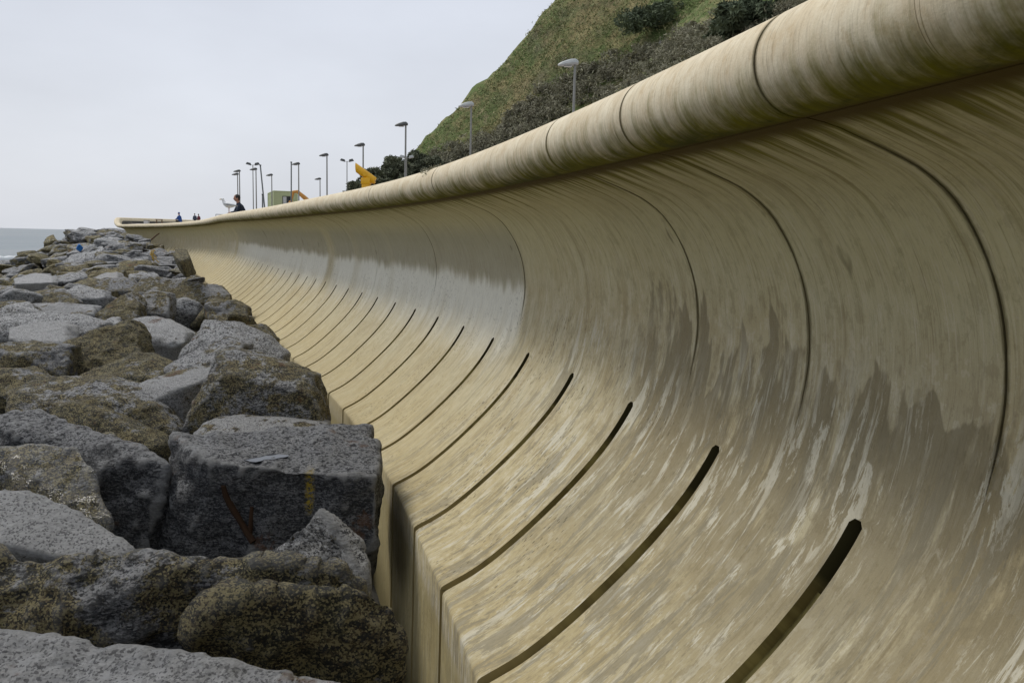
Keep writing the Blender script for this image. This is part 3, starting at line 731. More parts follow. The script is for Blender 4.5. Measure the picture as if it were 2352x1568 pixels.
# ---- leaves
def leaf_mat(name, a, b, var=.35):
    N = NT(name); co = N.n('ShaderNodeTexCoord').outputs['Object']; oi = N.n('ShaderNodeNewGeometry')
    f = N.noise(co, .9, 3, .6)
    c = N.mix(N.step(f, .35, .65), a+(1,), b+(1,))
    c = N.mix(N.mul(oi.outputs['Random Per Island'], .6), c, tuple(x*.62 for x in a)+(1,))
    return N.fin(c, .8, None, .15)
M_scrub = leaf_mat('scrub_leaves', (.25, .235, .17), (.32, .31, .21)); M_bush = leaf_mat('bush_leaves', (.10, .125, .078), (.15, .18, .105))  # scrub lightened, distance haze put into its colour
M_pine = leaf_mat('evergreen_leaves', (.135, .15, .10), (.205, .215, .145)); M_straw = leaf_mat('dry_grass', (.15, .20, .075), (.42, .36, .20)); M_bark = simple('bark', (.07, .058, .045), .9)  # evergreens lightened and greyed, distance haze painted into the leaves
M_twig = leaf_mat('bare_twigs', (.20, .20, .20), (.26, .26, .26))  # far twigs pale grey: haze painted in, bare wood would be darker
def quads(C, size, flat=0., asp=1.6, upright=False):
    n = len(C); a = rng.normal(size=(n, 3))
    if upright: a[:, 2] = abs(a[:, 2])*2+1.5
    a /= np.linalg.norm(a, axis=1)[:, None]
    b = rng.normal(size=(n, 3)); b -= (a*b).sum(1)[:, None]*a; b /= np.linalg.norm(b, axis=1)[:, None]
    s_ = size*rng.uniform(.55, 1.4, n)[:, None]; C = np.asarray(C)
    a = a*s_*asp; b = b*s_/asp
    V = np.stack([C-a*.5-b*.5, C-a*.1+b*.6-.0, C+a*.6, C+a*.05-b*.55], 1).reshape(-1, 3)
    return V, np.arange(n*4).reshape(-1, 4)
def clump_pts(c, r, n, flat=.75):
    """points through a crown made of several lumps"""
    out = []; k = 9
    L_ = [np.array(c)+np.array([rng.normal()*.45*r, rng.normal()*.45*r, rng.uniform(-.35, .55)*r*flat]) for _ in range(k)]
    for l in L_:
        rr = r*rng.uniform(.32, .58); m = n//k
        d_ = rng.normal(size=(m, 3)); d_ /= np.linalg.norm(d_, axis=1)[:, None]
        out.append(l+d_*(rr*rng.uniform(.35, 1.05, m)**.5)[:, None]*np.array([1, 1, flat]))
    return np.concatenate(out)
# grass and dead bracken: tufts over the slope that the view can meet
P = []
for _ in range(13000):
    q = on_hill(rng.uniform(880, 1860), rng.uniform(-20, 420), 14.)
    if q is not None: P.append((q.x, q.y, float(hz(q.x, q.y))))
P = np.repeat(np.array(P), 9, 0); D_ = np.linalg.norm(P, axis=1)[:, None]
dx = rng.normal(size=P.shape)*np.array([.006, .006, .0008])*D_; dx[:, 2] += dx[:, 0]*1.05-.0006*D_[:, 0]; P = P+dx

V, Q = quads(P, .0015*D_, asp=1.9)
meta(mesh_np('hill_grass', V, Q, M_straw, smooth=False), 'tussocks of green and straw grass on the hillside', 'grass', kind='stuff')
# scrub in the dark belt along the foot of the slope
UPX = np.array([1000, 1097, 1180, 1259, 1337, 1450, 1557, 1700, 1874]); UPY = np.array([352, 337, 268, 205, 161, 128, 83, 45, 0])
C = []
for _ in range(520):
    px = rng.uniform(1000, 1880); yu = np.interp(px, UPX, UPY)+rng.normal()*10
    py = yu+rng.uniform(0, 1)*110
    q = on_hill(px, py)
    if q is None: continue
    C.append(clump_pts((q.x, q.y, q.z+.2), rng.uniform(.7, 1.7)*q.y/95, 480, .75))
C = np.concatenate(C); V, Q = quads(C, .0019*np.linalg.norm(C, axis=1)[:, None], asp=2.2)
meta(mesh_np('hill_scrub', V, Q, M_scrub, smooth=False), 'dark brown leafless scrub along the foot of the hill', 'scrub', kind='stuff')
def bush(px, py, w, h, n, label, mat=None):
    q = on_hill(px, py)
    if q is None: return
    o = empty('bush', q, label, 'bush', 'bushes on the hillside'); sc = q.length/F
    pts = []
    for _ in range(7):
        c0 = np.array([rng.uniform(-.42, .42)*w*sc, rng.uniform(-.5, .5)*w*sc*.6, rng.uniform(.0, .6)*h*sc])
        c0[2] += c0[0]*.55
        pts.append(clump_pts(c0, .36*h*sc*rng.uniform(.8, 1.3), n//7, .9))
    V, Q = quads(np.concatenate(pts), .3, asp=2.)
    mesh_np('foliage', V, Q, mat or M_bush, o, smooth=False)
bush(1515, 62, 165, 78, 8000, 'large dark green bush high on the grassy slope, above the pale outcrop')
bush(1765, 40, 180, 80, 8000, 'wide dark bush at the top of the picture just above the rolled rim')
bush(1655, 78, 60, 34, 3000, 'small green bush between the two large dark ones')
# pale outcrop stones on the slope
M_out = simple('outcrop', (.34, .32, .28), .9, .3, 2.)
for i, (px, py, w, lab) in enumerate([(1522, 103, 26, 'pale outcrop rock below the large dark bush'), (1250, 24, 22, 'pale outcrop rock near the top of the hill skyline'), (1160, 72, 14, 'small pale outcrop rock on the left skyline of the hill'), (1225, 42, 40, 'wide brownish rock ledge close to the hill crest')]):
    q = on_hill(px, py)
    if q is None: continue
    sc = q.length/F*w
    me = PROT[i].copy(); me.materials.clear(); me.materials.append(M_out)
    o = bpy.data.objects.new('outcrop_rock', me); COL.objects.link(o); o.location = q; o.scale = (sc, sc*.8, sc*.8); o.rotation_euler = (.3, .2, i)
    meta(o, lab, 'rock', 'outcrop rocks on the hill')
def tree(px, top, Y, w, label, n=15000, mat=None, name='evergreen_tree', leaf=.30, group='trees at the foot of the hill'):
    g = ony(px, 430, Y); topz = ony(px, top, Y).z
    z0 = max(float(prom_z(Y)), float(hz(g.x, Y))-.4)
    o = empty(name, (g.x, Y, z0), label, 'tree', group); H_ = topz-z0; R_ = w*Y/F/2
    m = MB(); m.tube([(0, 0, -.3), (.1, 0, H_*.3), (-.1, .1, H_*.62)], [.28, .2, .1], 8)
    for k in range(5):
        a = k*1.3; m.tube([(0, 0, H_*(.25+.06*k)), (math.cos(a)*R_*.4, math.sin(a)*R_*.4, H_*(.45+.06*k)), (math.cos(a)*R_*.7, math.sin(a)*R_*.7, H_*(.58+.05*k))], [.12, .08, .03], 6)
    m.build('trunk', M_bark, o)
    pts = []
    for k in range(22):
        zz = rng.uniform(-.85, .9); a = rng.uniform(0, 6.28); rr = math.sqrt(1-zz*zz)*rng.uniform(.35, .85)
        pts.append(clump_pts((math.cos(a)*rr*R_*1.05, math.sin(a)*rr*R_*1.05, H_*(.60+.32*zz)), R_*.55*rng.uniform(.7, 1.15), n//22, .8))
    V, Q = quads(np.concatenate(pts), leaf, asp=1.7)
    mesh_np('crown', V, Q, mat or M_pine, o, smooth=False)
tree(814, 410, 112, 52, 'small grey green evergreen at the left end of the dark clump')
tree(866, 372, 116, 66, 'evergreen sloping up behind the yellow telescope')
tree(908, 343, 122, 72, 'tall evergreen in the middle of the clump, behind a lamp post')
tree(955, 338, 126, 74, 'tallest dark evergreen at the foot of the grassy slope')
tree(1000, 350, 124, 66, 'round dark evergreen against the grassy slope')
tree(1038, 366, 120, 50, 'lower dark evergreen at the right end of the clump')
tree(948, 326, 176, 22, 'left pale bare tree far behind the hill nose', 900, M_twig, 'bare_tree', .3, 'pale bare trees behind the hill')
tree(964, 320, 176, 22, 'right pale bare tree far behind the hill nose', 900, M_twig, 'bare_tree', .3, 'pale bare trees behind the hill')
# ------------------------------------------------------------------ lamps and masts
M_pole = simple('galvanised_pole', (.27, .27, .25), .5, .2, 3., .3); M_headd = simple('dark_lamp_head', (.075, .08, .078), .45, .15); M_headl = simple('pale_lamp_head', (.42, .44, .43), .4, .15)
M_glass = simple('lamp_glass', (.5, .52, .5), .2, .05)
def lamp_at(px, d): 
    p = ony(px, 400, d); return p.x
def lamp(px, dy, h, label, dark=True, double=False, group='lamp posts along the promenade'):
    d = F*h/dy; x = lamp_at(px, d); z0 = float(prom_z(d))
    o = empty('street_lamp', (x, d, z0), label, 'street lamp', group); H_ = h-z0
    m = MB(); m.tube([(0, 0, 0), (0, 0, 1.1), (0, 0, 1.12), (0, 0, H_)], [.065, .065, .05, .038], 10); m.build('pole', M_pole, o)
    mh = M_headd if dark else M_headl
    def head(sx):
        b = MB()
        prof = [(.09*sx, .07, .07), (.02*sx, .10, .12), (-.12*sx, .12, .13), (-.28*sx, .11, .105), (-.42*sx, .08, .07), (-.49*sx, .03, .03)]
        vs = []; n_ = 10
        for x_, hw, hh in prof:
            for k in range(n_):
                a = 2*PI*k/n_; zz = math.sin(a)*hh; zz = max(zz, -.4*hh)
                vs.append((x_, math.cos(a)*hw, zz+.02-abs(x_)*.0+-.16*abs(x_)))
        fs = [(i*n_+k, i*n_+(k+1) % n_, (i+1)*n_+(k+1) % n_, (i+1)*n_+k) for i in range(len(prof)-1) for k in range(n_)]
        fs += [tuple(range(n_-1, -1, -1)), tuple(range((len(prof)-1)*n_, len(prof)*n_))]
        b.add([(v[0], v[1], v[2]+H_+.02) for v in vs], fs); hd = b.build('lamp_head', mh, o)
        g = MB(); g.box((-.2*sx, 0, H_+.02-.032-.052), (.22, .12, .02)); g.build('lamp_glass', M_glass, hd)
    if double:
        c = MB(); c.tube([(-.34, 0, H_+.06), (0, 0, H_-.02), (.34, 0, H_+.06)], .022, 8); c.build('crossarm', M_pole, o)
        for sx in (1, -1):
            b = MB(); b.box((sx*.40, 0, H_+.12), (.46, .30, .22), Matrix.Rotation(-.25*sx, 3, 'Y'), .7); b.build('lamp_head', mh, o, bevel=.015)
    else: head(1)
    return o
lamp(1313, 391, 5, 'nearest lamp post, pale head against the dark scrub of the hill', False)
lamp(1080, 296, 5, 'second nearest lamp post, pale head against the grassy slope', False)
lamp(931, 250, 5, 'lamp post rising in front of the tall evergreens')
lamp(834, 203, 5, 'lamp post directly behind the yellow telescope')
lamp(751, 179, 5, 'dark lamp post between telescope and green cabin')
lamp(686, 158, 5, 'lamp post at the right side of the green cabin')
lamp(588, 144, 5, 'single headed lamp post beside a twin headed one, right of the man')
lamp(550, 139, 5, 'taller of the two lamp posts above the man', True)
lamp(545.5, 132, 5, 'shorter of the two lamp posts above the man', True)
lamp(735, 126, 5, 'small distant lamp post between two taller ones, right of the digger')
lamp(624, 132, 5, 'small distant lamp post at the left side of the green cabin')
lamp(934, 178, 7, 'twin headed lamp with white heads in front of the evergreens', False, True)
lamp(797, 167, 7, 'twin headed lamp standing left of the yellow telescope', True, True)
lamp(581, 154, 6.5, 'dark twin headed lamp right of the man', True, True)
M_mast = simple('grey_mast', (.16, .18, .185), .5)
def mast(px, top, d, label, px2=None, name='mast', r=.05):
    a = ony(px, top, d); b = ony(px2 or px, 480, d); z0 = float(prom_z(d)); k = (z0-a.z)/(b.z-a.z)
    q = a+(b-a)*k
    o = empty(name, q, label, 'post'); m = MB(); m.tube([(0, 0, 0), a-q], [r, r*.85], 10); m.build('pole', M_mast, o)
    c = MB(); c.tube([(a-q), (a-q)+Vector((0, 0, .07))], r*1.25, 10); c.build('cap', M_headd, o)
mast(669, 374, 58, 'upright plain grey mast without a lamp, behind the green cabin')
mast(598, 381, 55, 'leaning grey mast left of the green cabin', 608)
mast(603, 448, 54, 'short grey post at the foot of the leaning mast', None, 'bollard_post', .05)
# ------------------------------------------------------------------ site cabin and digger
M_green = simple('pale_green_paint', (.46, .52, .30), .55, .1, 1.2); M_frame = simple('window_frame', (.10, .11, .09), .5); M_dark = simple('dark_pane', (.03, .035, .04), .15); M_lite = simple('pale_blind', (.55, .58, .58), .3); M_steel = simple('grey_steel', (.14, .14, .13), .6)
d = 90; cx_ = ony(656, 440, d).x; topz = ony(656, 439, d).z
cb = empty('site_cabin', (cx_, d, topz-2.75), 'pale green portable cabin with square window, raised behind the wall', 'cabin', None, math.radians(22))
w2, dp, hh = 1.22, 6., 2.75
m = MB(); m.box((0, dp/2, hh/2), (2*w2, dp, hh-.16))
for k in range(28): m.box((-w2-.0, .25+k*.2, hh/2), (.05, .09, hh-.3))
for sx in (-1, 1):
    for k in range(4): m.box((sx*(w2-.18-.15*k), -.0, hh/2), (.07, .05, hh-.3))
m.build('wall', M_green, cb)
m = MB(); m.box((0, dp/2, hh-.04), (2*w2+.1, dp+.1, .1)); m.build('roof', M_green, cb, bevel=.02)
m = MB()
for sx in (-1, 1):
    for yy in (0, dp): m.box((sx*w2, yy, hh/2), (.12, .12, hh-.02))
m.box((0, 0, .06), (2*w2, .12, .12)); m.build('corner_frame', M_green, cb)
wf = MB()
for dx, dz, sx, sz in ((0, .42, .9, .06), (0, -.42, .9, .06), (-.42, 0, .06, .84), (.42, 0, .06, .84), (0, 0, .05, .84)): wf.box((.1+dx, -.05, (hh-.98)+dz), (sx, .08, sz))
win = wf.build('window', M_frame, cb)
m = MB(); m.box((-.11, -.035, (hh-.98)), (.38, .03, .8)); m.build('pane', M_lite, win)
m = MB(); m.box((.31, -.035, (hh-.98)), (.38, .03, .8)); m.build('pane', M_dark, win)
lg = MB()
for sx in (-1, 1):
    for yy in (.1, dp-.1): lg.box((sx*w2*.95, yy, -.8), (.14, .14, 1.7))
lg.build('stand', M_steel, cb)
M_or = simple('orange_paint', (.55, .26, .05), .45, .2, 3.)
d = 86; g = ony(722, 470, d); gz = float(prom_z(d))
ex = empty('excavator', (g.x, d, gz), 'orange excavator boom reaching up from behind the wall, right of the cabin', 'excavator')
m = MB()
for sy in (-1, 1): m.box((.6, sy*.8, .35), (2.6, .4, .6))
m.build('tracks', M_steel, ex, bevel=.15)
m = MB(); m.box((.9, 0, 1.05), (1.9, 1.5, .7)); m.build('body', M_or, ex, bevel=.1)
m = MB(); m.box((.3, .45, 1.7), (.9, .7, 1.0)); m.build('cab', M_dark, ex, bevel=.06)
k_ = d/F
def rel(px, py): q = ony(px, py, d); return Vector((q.x-g.x, 0, q.z-gz))
a, b, c_ = rel(711, 466), rel(697, 452), rel(683, 440)
m = MB(); m.tube([(.3, 0, 1.1), a+Vector((.12, 0, .0)), b, c_, rel(672, 441)], [.2, .24, .22, .17, .14], 8); m.build('boom', M_or, ex)
m = MB(); m.tube([rel(709, 459), rel(690, 443)], .06, 8); m.build('ram', M_steel, ex)
m = MB(); m.tube([rel(713, 472), rel(712, 459)], .1, 8); m.build('knuckle', M_steel, ex)
m = MB(); m.tube([rel(674, 441), rel(669, 462)], [.13, .1], 8); m.tube([rel(669, 462), rel(667, 474)], [.22, .3], 8); m.build('arm', M_or, ex)
# ------------------------------------------------------------------ yellow telescope
M_yel = simple('yellow_paint', (.78, .42, .012), .4, .08, 2.)
d = 18.3; base = ony(841, 436, d); gz = float(prom_z(d))
ts = empty('telescope', (base.x, d, gz), 'yellow coin telescope on a post behind the rolled rim', 'telescope')
def tr(px, py, dd=0.): q = ony(px, py, d+dd); return Vector((q.x-base.x, dd, q.z-gz))
zb = tr(841, 412).z
m = MB(); m.box((0, 0, zb/2), (.17, .17, zb)); m.build('post', M_yel, ts, bevel=.012)
m = MB(); m.box((.0, 0, zb-.04), (.20, .20, .14)); m.build('coin_box', M_yel, ts, bevel=.014)
nk = tr(840, 400); m = MB(); m.tube([(0, 0, zb), (nk.x, 0, nk.z)], [.045, .055], 12); m.tube([(nk.x, -.09, nk.z), (nk.x, .09, nk.z)], .05, 12); m.build('neck', M_yel, ts)
A = tr(817.5, 385); B = tr(859, 414.5); ax = (B-A).normalized()
# tube with a slanted hood
m = MB(); n_ = 20; vs = []; up_ = ax.cross(Vector((0, 1, 0))).normalized(); sd_ = Vector((0, 1, 0)); R_ = .083
if up_.z < 0: up_ = -up_
for k in range(n_):
    a_ = 2*PI*k/n_; ra = sd_*math.cos(a_)*R_+up_*math.sin(a_)*R_
    vs.append(A+ra-ax*(.062*math.sin(a_)))
for k in range(n_):
    a_ = 2*PI*k/n_; vs.append(B+(sd_*math.cos(a_)+up_*math.sin(a_))*R_)
for k in range(n_):
    a_ = 2*PI*k/n_; vs.append(B+ax*.02+(sd_*math.cos(a_)+up_*math.sin(a_))*R_*.85)
for k in range(n_):
    a_ = 2*PI*k/n_; ra = (sd_*math.cos(a_)+up_*math.sin(a_))*R_*.9; vs.append(A+ra-ax*(.062*math.sin(a_))*.9)
for k in range(n_):
    a_ = 2*PI*k/n_; ra = (sd_*math.cos(a_)+up_*math.sin(a_))*R_*.9; vs.append(A+ra+ax*.16)
fs = []
for k in range(n_):
    k2 = (k+1) % n_
    fs += [(k, k2, n_+k2, n_+k), (n_+k, n_+k2, 2*n_+k2, 2*n_+k), (3*n_+k, 4*n_+k, 4*n_+k2, 3*n_+k2), (k, 3*n_+k, 3*n_+k2, k2)]
fs += [tuple(range(2*n_, 3*n_)), tuple(range(5*n_-1, 4*n_-1, -1))]
m.add(vs, fs); m.build('tube', M_yel, ts)
m = MB(); m.tube([B-up_*.03, B+ax*.05-up_*.035], [.032, .028], 12); m.build('eyepiece', M_yel, ts)
# ------------------------------------------------------------------ figures
def blob(m, c, r, n=12, rot=None):
    vs = []; fs = []; k = n//2
    for i in range(k+1):
        for j in range(n):
            v = Vector((r[0]*math.sin(PI*i/k)*math.cos(2*PI*j/n), r[1]*math.sin(PI*i/k)*math.sin(2*PI*j/n), r[2]*math.cos(PI*i/k)))
            if rot is not None: v = rot @ v
            vs.append(v+Vector(c))
    for i in range(k):
        for j in range(n): fs.append((i*n+j, (i+1)*n+j, (i+1)*n+(j+1) % n, i*n+(j+1) % n))
    m.add(vs, fs)
def fuse(m, name, mat, parent, vox=.02, it=3):
    me = bpy.data.meshes.new(name); me.from_pydata(m.v, [], m.f); o = bpy.data.objects.new('tmp', me); COL.objects.link(o)
    md = o.modifiers.new('r', 'REMESH'); md.mode = 'VOXEL'; md.voxel_size = vox
    s2 = o.modifiers.new('s', 'SMOOTH'); s2.factor = .5; s2.iterations = it
    out = bpy.data.meshes.new_from_object(o.evaluated_get(bpy.context.evaluated_depsgraph_get())); out.name = name
    bpy.data.objects.remove(o); out.polygons.foreach_set('use_smooth', np.ones(len(out.polygons), bool))
    out.materials.clear(); out.materials.append(mat)
    o = bpy.data.objects.new(name, out); COL.objects.link(o); o.parent = parent
    return o
M_skin = simple('skin', (.42, .22, .15), .6, .1, 8.); M_hair = simple('dark_hair', (.018, .014, .012), .6); M_navy = simple('navy_jacket', (.010, .017, .035), .8); M_trou = simple('dark_trousers', (.03, .03, .035), .85)
M_blue = simple('blue_jacket', (.02, .07, .26), .7); M_red = simple('maroon_jacket', (.16, .04, .05), .8); M_slate = simple('slate_jacket', (.06, .075, .11), .8); M_shoe = simple('shoe_leather', (.015, .013, .012), .6)
def person(loc, face, H_, label, jacket, pose='stand', hair=M_hair, nod=.0, vox=.02, head=1.):
    """local +X is where the figure faces"""
    o = empty('person', loc, label, 'person', None, face); s_ = H_/1.75
    hip = .92 if pose != 'sit' else .30
    lean = {'stand': .0, 'rest': .26, 'sit': .14}[pose]
    sh = hip+.52; shx = lean; hx = shx+.05+nod*.05; hzz = sh+.26
    E = lambda *p: Vector(p)*s_
    body = MB(); jk = MB(); tro = MB()
    def T(mm, pts, rad, n=10): mm.tube([E(*p) for p in pts], [r*s_ for r in rad], n)
    def Bl(mm, c, r, n=12, rot=None): blob(mm, E(*c), [q*s_ for q in r], n, rot)
    T(body, [(0, 0, hip), (shx*.5, 0, hip+.28), (shx, 0, sh)], [.13, .13, .12]); T(body, [(shx, 0, sh), (hx-.02, 0, hzz-.08)], [.075, .06])
    hr = Matrix.Rotation(nod, 3, 'Y')
    Bl(body, (hx, 0, hzz+.02), (.098*head, .076*head, .118*head), 16, hr); Bl(body, (hx+.05, 0, hzz-.06), (.05, .05, .05), 12)
    Bl(body, (hx+.10*head, 0, hzz-.005), (.022, .016, .028), 8); Bl(body, (hx+.088*head, 0, hzz-.055), (.014, .03, .012), 8); Bl(body, (hx+.085*head, 0, hzz+.045), (.02, .06, .012), 8)
    for sy in (-1, 1):
        Bl(body, (hx-.005, sy*.078*head, hzz), (.025, .014, .035), 8); Bl(body, (hx+.085*head, sy*.032, hzz+.022), (.012, .014, .01), 8)
        S0 = (shx, sy*.19, sh-.03)
        if pose == 'rest': el = (shx+.12, sy*.27, sh-.28); ha = (shx+.32, sy*.06, sh-.32)
        elif pose == 'sit': el = (shx+.14, sy*.22, sh-.25); ha = (shx+.36, sy*.10, sh-.30)
        else: el = (shx-.02, sy*.25, sh-.30); ha = (shx+.06, sy*.26, sh-.55)
        T(body, [S0, el, ha], [.05, .04, .03]); T(jk, [(shx, 0, sh), S0, el, tuple(np.array(ha)*.9+np.array(el)*.1)], [.09, .078, .06, .048])
        dv = (Vector(ha)-Vector(el)).normalized(); sdv = dv.cross(Vector((0, 0, 1)))
        sdv = sdv.normalized() if sdv.length > .2 else Vector((0, 1, 0))
        T(body, [ha, tuple(Vector(ha)+dv*.09)], [.032, .036])
        for f in range(4):
            b0 = Vector(ha)+dv*.085+sdv*(.027-.018*f); ln = (.075, .085, .08, .06)[f]
            T(body, [tuple(b0), tuple(b0+dv*ln*.6+Vector((0, 0, -.012))), tuple(b0+dv*ln+Vector((0, 0, -.035)))], [.0095, .0088, .007], 7)
        b0 = Vector(ha)+dv*.03; T(body, [tuple(b0), tuple(b0-sdv*sy*.04+dv*.03), tuple(b0-sdv*sy*.05+dv*.065)], [.014, .011, .009], 7)
        if pose == 'sit': kn = (.42, sy*.12, hip+.10); an = (.44, sy*.12, .08)
        else: kn = (.03, sy*.10, hip*.53); an = (0, sy*.10, .08)
        h0 = (0, sy*.09, hip)
        T(body, [h0, kn, an], [.08, .055, .04]); T(tro, [(0, sy*.05, hip+.05), h0, kn, (an[0], an[1], an[2]+.02)], [.11, .098, .072, .058])
        T(body, [(an[0]-.03, an[1], .05), (an[0]+.16, an[1], .035)], [.04, .032])
    T(jk, [(0, 0, hip-.06), (shx*.4, 0, hip+.2), (shx*.9, 0, sh-.08), (shx, 0, sh+.05), (shx+.02, 0, sh+.1)], [.17, .165, .18, .10, .075], 14)
    for sy in (-1, 1): T(jk, [(shx*.5, sy*.07, hip+.1), (shx*.9, sy*.10, sh-.08)], [.12, .12])
    fuse(body, 'body', M_skin, o, vox*.55 if vox < .02 else vox, 2)
    fuse(jk, 'jacket', jacket, o, vox); fuse(tro, 'trousers', M_trou, o, vox)
    hb = MB(); Bl(hb, (hx-.018, 0, hzz+.05), (.098*head, .086*head, .105*head), 16, hr); Bl(hb, (hx-.035*head, 0, hzz+.015), (.072*head, .084*head, .085*head), 14)
    fuse(hb, 'hair', hair, o, vox*.8)
    for sy in (-1, 1):
        f = MB(); ax_ = .44 if pose == 'sit' else 0
        blob(f, E(ax_+.07, sy*(.12 if pose == 'sit' else .10), .045), [.14*s_, .05*s_, .05*s_]); f.build('shoe', M_shoe, o)
    return o
d = 35.6; x = ony(563, 470, d).x; topz = ony(553, 459.5, d).z; z0 = float(prom_z(d))
person((x, d, z0-.02), math.radians(208), (topz-z0)*1.07, 'dark haired man in navy jacket leaning on the wall behind the gull', M_navy, 'rest', M_hair, .25, .018, 1.3)
d = 86; z0 = float(prom_z(d))
person((ony(447.5, 500, d).x, d, z0), 2.2, ony(448, 491.5, d).z-z0, 'left of two distant standing people, in slate blue jacket', M_slate, 'stand', M_hair)
person((ony(456.5, 500, d+.3).x, d+.3, z0), 2.6, ony(456, 492.5, d).z-z0, 'right of two distant standing people, in maroon jacket', M_red, 'stand', M_hair)
d = 70; z0 = float(prom_z(d))
person((ony(415, 505, d).x, d, z0), 2.9, 1.5, 'person in bright blue jacket seated low behind the far rim', M_blue, 'sit', M_blue)
# ------------------------------------------------------------------ gull
M_white = simple('white_plumage', (.78, .78, .77), .7, .05); M_gwing = simple('grey_plumage', (.34, .36, .38), .7, .08); M_blk = simple('black_plumage', (.015, .015, .016), .6); M_bill = simple('yellow_bill', (.55, .36, .06), .45); M_leg = simple('pink_leg', (.42, .26, .22), .6)
sg = 33.6; gp = at(sg, 1.07*K, .962*K); gx = Vector(gp)
while pix(gx)[0] < 526: sg -= .1; gx = Vector(at(sg, 1.07*K, .960*K))
gu = empty('gull', gx, 'white gull with grey wings standing on the rolled rim', 'gull', None, math.radians(172))
m = MB(); kk = 1.24
def loft(pts, name, mat, par, n=12):
    b = MB(); b.tube([Vector(p[0])*kk for p in pts], [p[1]*kk for p in pts], n); return fuse(b, name, mat, par, .009, 3)
loft([((-.20, 0, .235), .02), ((-.14, 0, .235), .055), ((-.04, 0, .235), .082), ((.06, 0, .25), .085), ((.13, 0, .285), .062), ((.165, 0, .33), .042), ((.18, 0, .375), .037), ((.19, 0, .405), .040), ((.215, 0, .412), .036), ((.235, 0, .410), .022)], 'body', M_white, gu)
m = MB(); m.tube([Vector((.235, 0, .408))*kk, Vector((.27, 0, .403))*kk, Vector((.30, 0, .396))*kk], [.015*kk, .013*kk, .006*kk], 8); m.build('bill', M_bill, gu)
for sy in (-1, 1):
    b = MB(); b.tube([Vector((.10, sy*.068, .275))*kk, Vector((.0, sy*.085, .262))*kk, Vector((-.12, sy*.06, .245))*kk, Vector((-.24, sy*.025, .232))*kk], [.03*kk, .058*kk, .042*kk, .012*kk], 10, squash=[.5]*4)
    w = b.build('wing', M_gwing, gu)
    b = MB(); b.tube([Vector((-.20, sy*.034, .237))*kk, Vector((-.27, sy*.018, .229))*kk, Vector((-.33, sy*.006, .226))*kk], [.022*kk, .016*kk, .004*kk], 8, squash=[.4]*3); b.build('wing_tip', M_blk, w)
    b = MB(); b.tube([Vector((.01, sy*.032, .18))*kk, Vector((.0, sy*.034, .09))*kk, Vector((.0, sy*.034, .012))*kk], [.010*kk, .0065*kk, .0065*kk], 7)
    for f in (-.5, 0, .5): b.tube([Vector((.0, sy*.034, .01))*kk, Vector((.05*math.cos(f), sy*.034+.05*math.sin(f), .004))*kk], [.005*kk, .003*kk], 5)
    b.build('leg', M_leg, gu)
b = MB(); b.tube([Vector((-.16, 0, .225))*kk, Vector((-.26, 0, .213))*kk], [.035*kk, .03*kk], 10, squash=[.35, .25]); b.build('tail', M_white, gu)
for sy in (-1, 1):
    b = MB(); blob(b, Vector((.212, sy*.033, .418))*kk, (.006, .004, .006), 8); b.build('eye', M_blk, gu)
# ------------------------------------------------------------------ small things
d = 71; g = ony(337, 517, d); z0 = float(prom_z(d)); o = empty('litter_bin', (g.x, d, z0), 'small white box shaped bin on the far paving', 'bin')
zt = max(.3, ony(337, 512.5, d).z-z0)
m = MB(); m.box((0, 0, zt*.45), (.34, .34, zt*.9), None, 1.08); m.build('bin_body', simple('white_paint', (.62, .62, .6), .6), o, bevel=.02)
m = MB(); m.box((0, 0, zt*.95), (.42, .42, zt*.1)); m.build('lid', M_pole, o, bevel=.015)
d = 73; z0 = float(prom_z(d)); g = ony(366, 512, d); o = empty('trestle', (g.x, d, z0), 'low brown wooden trestle on the far paving near the white bin', 'trestle')
M_wood = simple('brown_wood', (.16, .10, .06), .8); b = MB(); zt = max(.4, ony(366, 508, d).z-z0)
b.box((0, 0, zt), (.62, .08, .06)); b.build('beam', M_wood, o)
for sx in (-1, 1):
    b = MB(); b.tube([(sx*.24, -.14, 0), (sx*.22, 0, zt)], .03, 6); b.tube([(sx*.24, .14, 0), (sx*.22, 0, zt)], .03, 6); b.build('leg', M_wood, o)
d = 46; g = ony(505, 495, d); z0 = float(prom_z(d)); o = empty('handrail', (g.x, d, z0), 'thin grey handrail just showing above the rim left of the gull', 'handrail')
zt = ony(505, 492.6, d).z-z0; b = MB(); b.tube([(-.22, 0, zt), (.5, .2, zt)], .018, 8); b.build('rail', M_pole, o)
for sx in (-.22, .5):
    b = MB(); b.tube([(sx, (sx+.22)*.28, 0), (sx, (sx+.22)*.28, zt)], .018, 8); b.build('post', M_pole, o)
# rusty forked rod and puddle on the big block
M_rust = simple('rusty_iron', (.042, .022, .011), .9, .4, 20., 0, .2, .5)
dg = bpy.context.evaluated_depsgraph_get(); scn.view_layers[0].update(); dg.update()
def hit(px, py, obj, lift=0.):
    r = ray(px, py).normalized(); inv = obj.matrix_world.inverted()
    ok, loc, nor, _ = obj.ray_cast(inv @ Vector((0, 0, 0)), (inv.to_3x3() @ r).normalized())
    if not ok: return None
    return obj.matrix_world @ loc+nor*lift
pts = [hit(px, py, blk, .006) for px, py in ((514, 1114), (521, 1138), (534, 1166), (552, 1195), (568, 1222), (582, 1245))]
if all(pts):
    b = MB(); b.tube(pts, [.02, .026, .026, .024, .026, .026], 8)
    q = [hit(px, py, blk, .006) for px, py in ((579, 1163), (577, 1190), (575, 1226))]
    if all(q): b.tube(q, [.013, .016, .018], 8)
    o = b.build('rusty_rod', M_rust); meta(o, 'forked rusty iron rod lying against the front of the big flat topped block', 'iron rod')
N = NT('puddle_water'); M_pud = N.fin((.02, .022, .025, 1), .03, None, .6)
